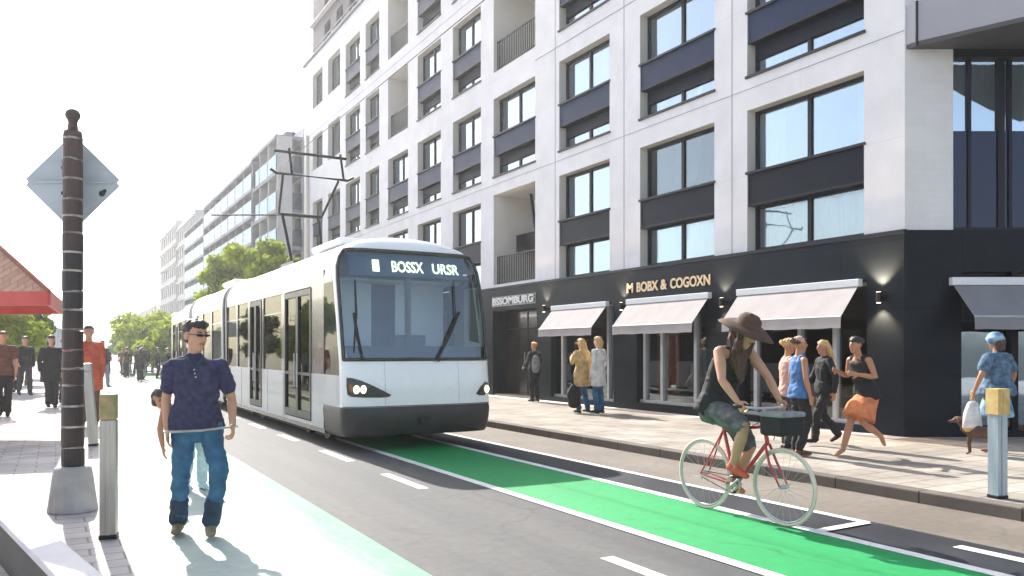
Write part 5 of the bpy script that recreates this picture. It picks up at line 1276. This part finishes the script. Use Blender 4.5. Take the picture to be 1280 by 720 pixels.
# kiosk roof, left
kk = empty('kiosk', (0,0,0)); tag(kk, 'kiosk with sloping tiled orange roof and red fascia at the left edge', 'kiosk')
c1 = (-6.95, 12.0); c2 = (-8.45, 15.0); c3 = (-12.9, 15.3); c4 = (-11.2, 12.25)
c = [cam2w(*q, 0) for q in (c1, c2, c3, c4)]; ap = sum(c, Vector()) / 4 + Vector((0,0,4.32)); ZE = 2.42
q = MB()
cc = [v + Vector((0,0,ZE)) for v in c]
for i in range(4):
    a, b = cc[i], cc[(i+1) % 4]
    ex = (b - a).normalized(); n_ = 1
    q.add([a, b, ap], [(0,1,2)])
kr = q.build('roof', M['tile'], kk); so = kr.modifiers.new('t','SOLIDIFY'); so.thickness = .05; so.offset = -1
q = MB()
for v in cc: q.loft([v + Vector((0,0,.02)), ap + Vector((0,0,.02))], [.035,.035], n=8)
q.build('ridge_tiles', solid('ridge', (.24,.09,.06)), kk)
q = MB()
for i in range(4):
    a, b = c[i], c[(i+1)%4]; t = (b-a).normalized(); nrm = Vector((t.y,-t.x,0)) * .03
    q.prism([tuple(v)[:2] for v in (a - nrm, b - nrm, b + nrm, a + nrm)], ZE - .19, ZE + .015)
q.build('fascia', M['red'], kk)
q = MB()
for i in range(4):
    v = c[i] + (sum(c, Vector())/4 - c[i]) * (.62)
    q.cyl((v.x, v.y, WK), (v.x, v.y, ZE - .1), .05)
q.build('posts', M['red'], kk)
v = sum(c, Vector())/4; q = MB(); q.cbox((v.x, v.y, .65), (1.4, 1.2, 1.05)); q.build('counter', M['red'], kk, bevel=.02)

# pale market tent
tp = bd(55, 40, WK); te = empty('market_tent', tuple(tp), -TH); tag(te, 'pale blue white market tent beyond the group on the left pavement', 'tent')
q = MB(); q.add([(-1.25,-1,2.5),(1.25,-1,2.5),(1.25,1,2.5),(-1.25,1,2.5),(0,0,3.3)], [(0,1,4),(1,2,4),(2,3,4),(3,0,4)]); 
for a, b in (((-1.25,-1),(1.25,-1)),((1.25,-1),(1.25,1)),((-1.25,1),(-1.25,-1))): q.quad((a[0],a[1],2.2),(b[0],b[1],2.2),(b[0],b[1],2.5),(a[0],a[1],2.5))
q.quad((-1.25,1,.9),(1.25,1,.9),(1.25,1,2.5),(-1.25,1,2.5))
o = q.build('tent_canvas', solid('tent', (.55,.60,.68), .8, 1.1), te); so = o.modifiers.new('t','SOLIDIFY'); so.thickness = .02
for x in (-1.2,1.2):
    for y in (-.95,.95): MB().cyl((x,y,0),(x,y,2.5),.025).build('pole', M['silverm'], te)

# =================================================================== TREES
def tree(px, d, h, cr, label, ml, seed, n=4200, trunk=.35, z=WK, leaf=.16, group='street trees'):
    rs = random.Random(seed); p = bd(px, d, z); e = empty('street_tree', tuple(p)); tag(e, label, 'tree', group)
    t = MB(); th = h * trunk
    top = Vector((rs.uniform(-.15,.15), rs.uniform(-.15,.15), h*.72))
    t.loft([(0,0,0),(0.03,0,th*.5),(0,0,th),top], [h*.026,h*.020,h*.017,h*.006], n=9, cap=False)
    clumps = []
    for k in range(13):
        a = rs.uniform(0, 2*PI); rr = cr * rs.uniform(.35, .95); zc = th + (h - th) * rs.uniform(.12, .92)
        rr *= math.sin(PI * min(.95, max(.15, (zc - th*.8) / (h - th*.8)))) ** .6
        c = Vector((rr*math.cos(a), rr*math.sin(a), zc)); clumps.append((c, cr * rs.uniform(.26, .5)))
        b0 = Vector((0,0,th * rs.uniform(.75, 1.3))); t.loft([b0, (b0 + c)/2 + Vector((0,0,-.1)), c], [h*.009,h*.006,h*.002], n=6, cap=False)
    clumps.append((top, cr*.5))
    t.build('trunk', M['bark'], e, smooth=True)
    lv = MB()
    tot = sum(r**2 for c, r in clumps)
    for c, r in clumps:
        for _ in range(int(n * r**2 / tot)):
            v = Vector((rs.gauss(0,1), rs.gauss(0,1), rs.gauss(0,1))).normalized() * r * rs.uniform(.45, 1.12)
            v.z *= .75
            q = c + v; s = leaf * rs.uniform(.6, 1.3)
            u = Vector((rs.gauss(0,1), rs.gauss(0,1), rs.gauss(0,1))).normalized(); w = u.cross(Vector((rs.gauss(0,1), rs.gauss(0,1), rs.gauss(0,1)))).normalized()
            lv.add([q - u*s, q + w*s*.45, q + u*s, q - w*s*.45], [(0,1,2,3)])
    lv.build('crown', ml, e)
tree(326, 36, 7.5, 1.55, 'tallest bright yellow green tree, over the tram roof', M['leaf_y'], 1, 5200)
tree(288, 42, 6.6, 1.4, 'bright tree left of the tallest one, over the tram roof', M['leaf_y'], 2, 4200)
tree(172, 62, 4.3, 2.1, 'round pale green tree at the left of the distant clump', M['leaf_y'], 4, 3200, trunk=.2, leaf=.2, z=0)
tree(190, 56, 3.9, 1.9, 'middle round tree of the distant clump beside the tram rear', M['leaf_y'], 5, 3200, trunk=.2, leaf=.2, z=0)
tree(206, 52, 3.6, 1.6, 'round tree touching the tram rear in the distant clump', M['leaf_y'], 6, 3000, trunk=.2, leaf=.2, z=0)
tree(158, 95, 4.2, 2.2, 'faintest hazy tree at the far end of the street', M['leaf_g'], 7, 2600, trunk=.2, leaf=.25, z=0)
tree(8, 27, 3.3, 1.6, 'leafy tree under the red fascia at the left edge', M['leaf_y'], 8, 3000, trunk=.3)
tree(33, 33, 3.4, 1.2, 'small tree between the kiosk roof and the pale tent', M['leaf_g'], 9, 2000, trunk=.35)
# =================================================================== HAZE, LIGHT, CAMERA
hz = bpy.data.materials.new('haze'); hz.use_nodes = True; nt = hz.node_tree; nt.nodes.clear()
o = nt.nodes.new('ShaderNodeOutputMaterial'); v = nt.nodes.new('ShaderNodeVolumePrincipled')
v.inputs['Color'].default_value = (.97,.98,1,1); v.inputs['Density'].default_value = .0009; v.inputs['Anisotropy'].default_value = .72
nt.links.new(v.outputs[0], o.inputs['Volume'])
tag(MB().box((-424, -34, -1.7), (424, 704, 30.5)).build('haze', hz), kind='stuff')

EL = R_(37); sd = Vector((-.015 * math.cos(EL), math.cos(EL) * .985, math.sin(EL)))
sun = bpy.data.lights.new('sun', 'SUN'); sun.energy = 4.6; sun.angle = R_(.6); sun.color = (1, .955, .88)
so = bpy.data.objects.new('sun', sun); COL.objects.link(so); so.rotation_euler = sd.to_track_quat('Z', 'Y').to_euler()
W = bpy.data.worlds.new('World'); C.world = W; W.use_nodes = True; nt = W.node_tree
sk = nt.nodes.new('ShaderNodeTexSky'); sk.sky_type = 'NISHITA'; sk.sun_disc = False; sk.sun_elevation = EL; sk.sun_rotation = math.atan2(sd.x, sd.y)
sk.air_density = 1.0; sk.dust_density = 2.5; sk.ozone_density = 1.0
hs = nt.nodes.new('ShaderNodeHueSaturation'); hs.inputs['Saturation'].default_value = .62; nt.links.new(sk.outputs[0], hs.inputs['Color']); nt.links.new(hs.outputs[0], nt.nodes['Background'].inputs[0]); nt.nodes['Background'].inputs[1].default_value = .15
cd = bpy.data.cameras.new('camera'); co = bpy.data.objects.new('camera', cd); COL.objects.link(co)
cd.sensor_width = 36; cd.lens = 28.125; cd.shift_y = 78/1280; cd.clip_end = 2000; cd.clip_start = .05
co.location = (0, 0, CAMH); co.rotation_euler = (PI/2, 0, -TH); C.camera = co
C.view_settings.view_transform = 'Standard'; C.view_settings.look = 'None'; C.view_settings.gamma = 1
C.view_settings.exposure = 1.06
C.cycles.use_denoising = True; C.cycles.max_bounces = 7; C.cycles.diffuse_bounces = 3; C.cycles.glossy_bounces = 4; C.cycles.transparent_max_bounces = 14; C.cycles.volume_bounces = 1
C.cycles.caustics_reflective = False; C.cycles.caustics_refractive = False
C.render.film_transparent = False
bpy.data.scenes.remove(TSC)
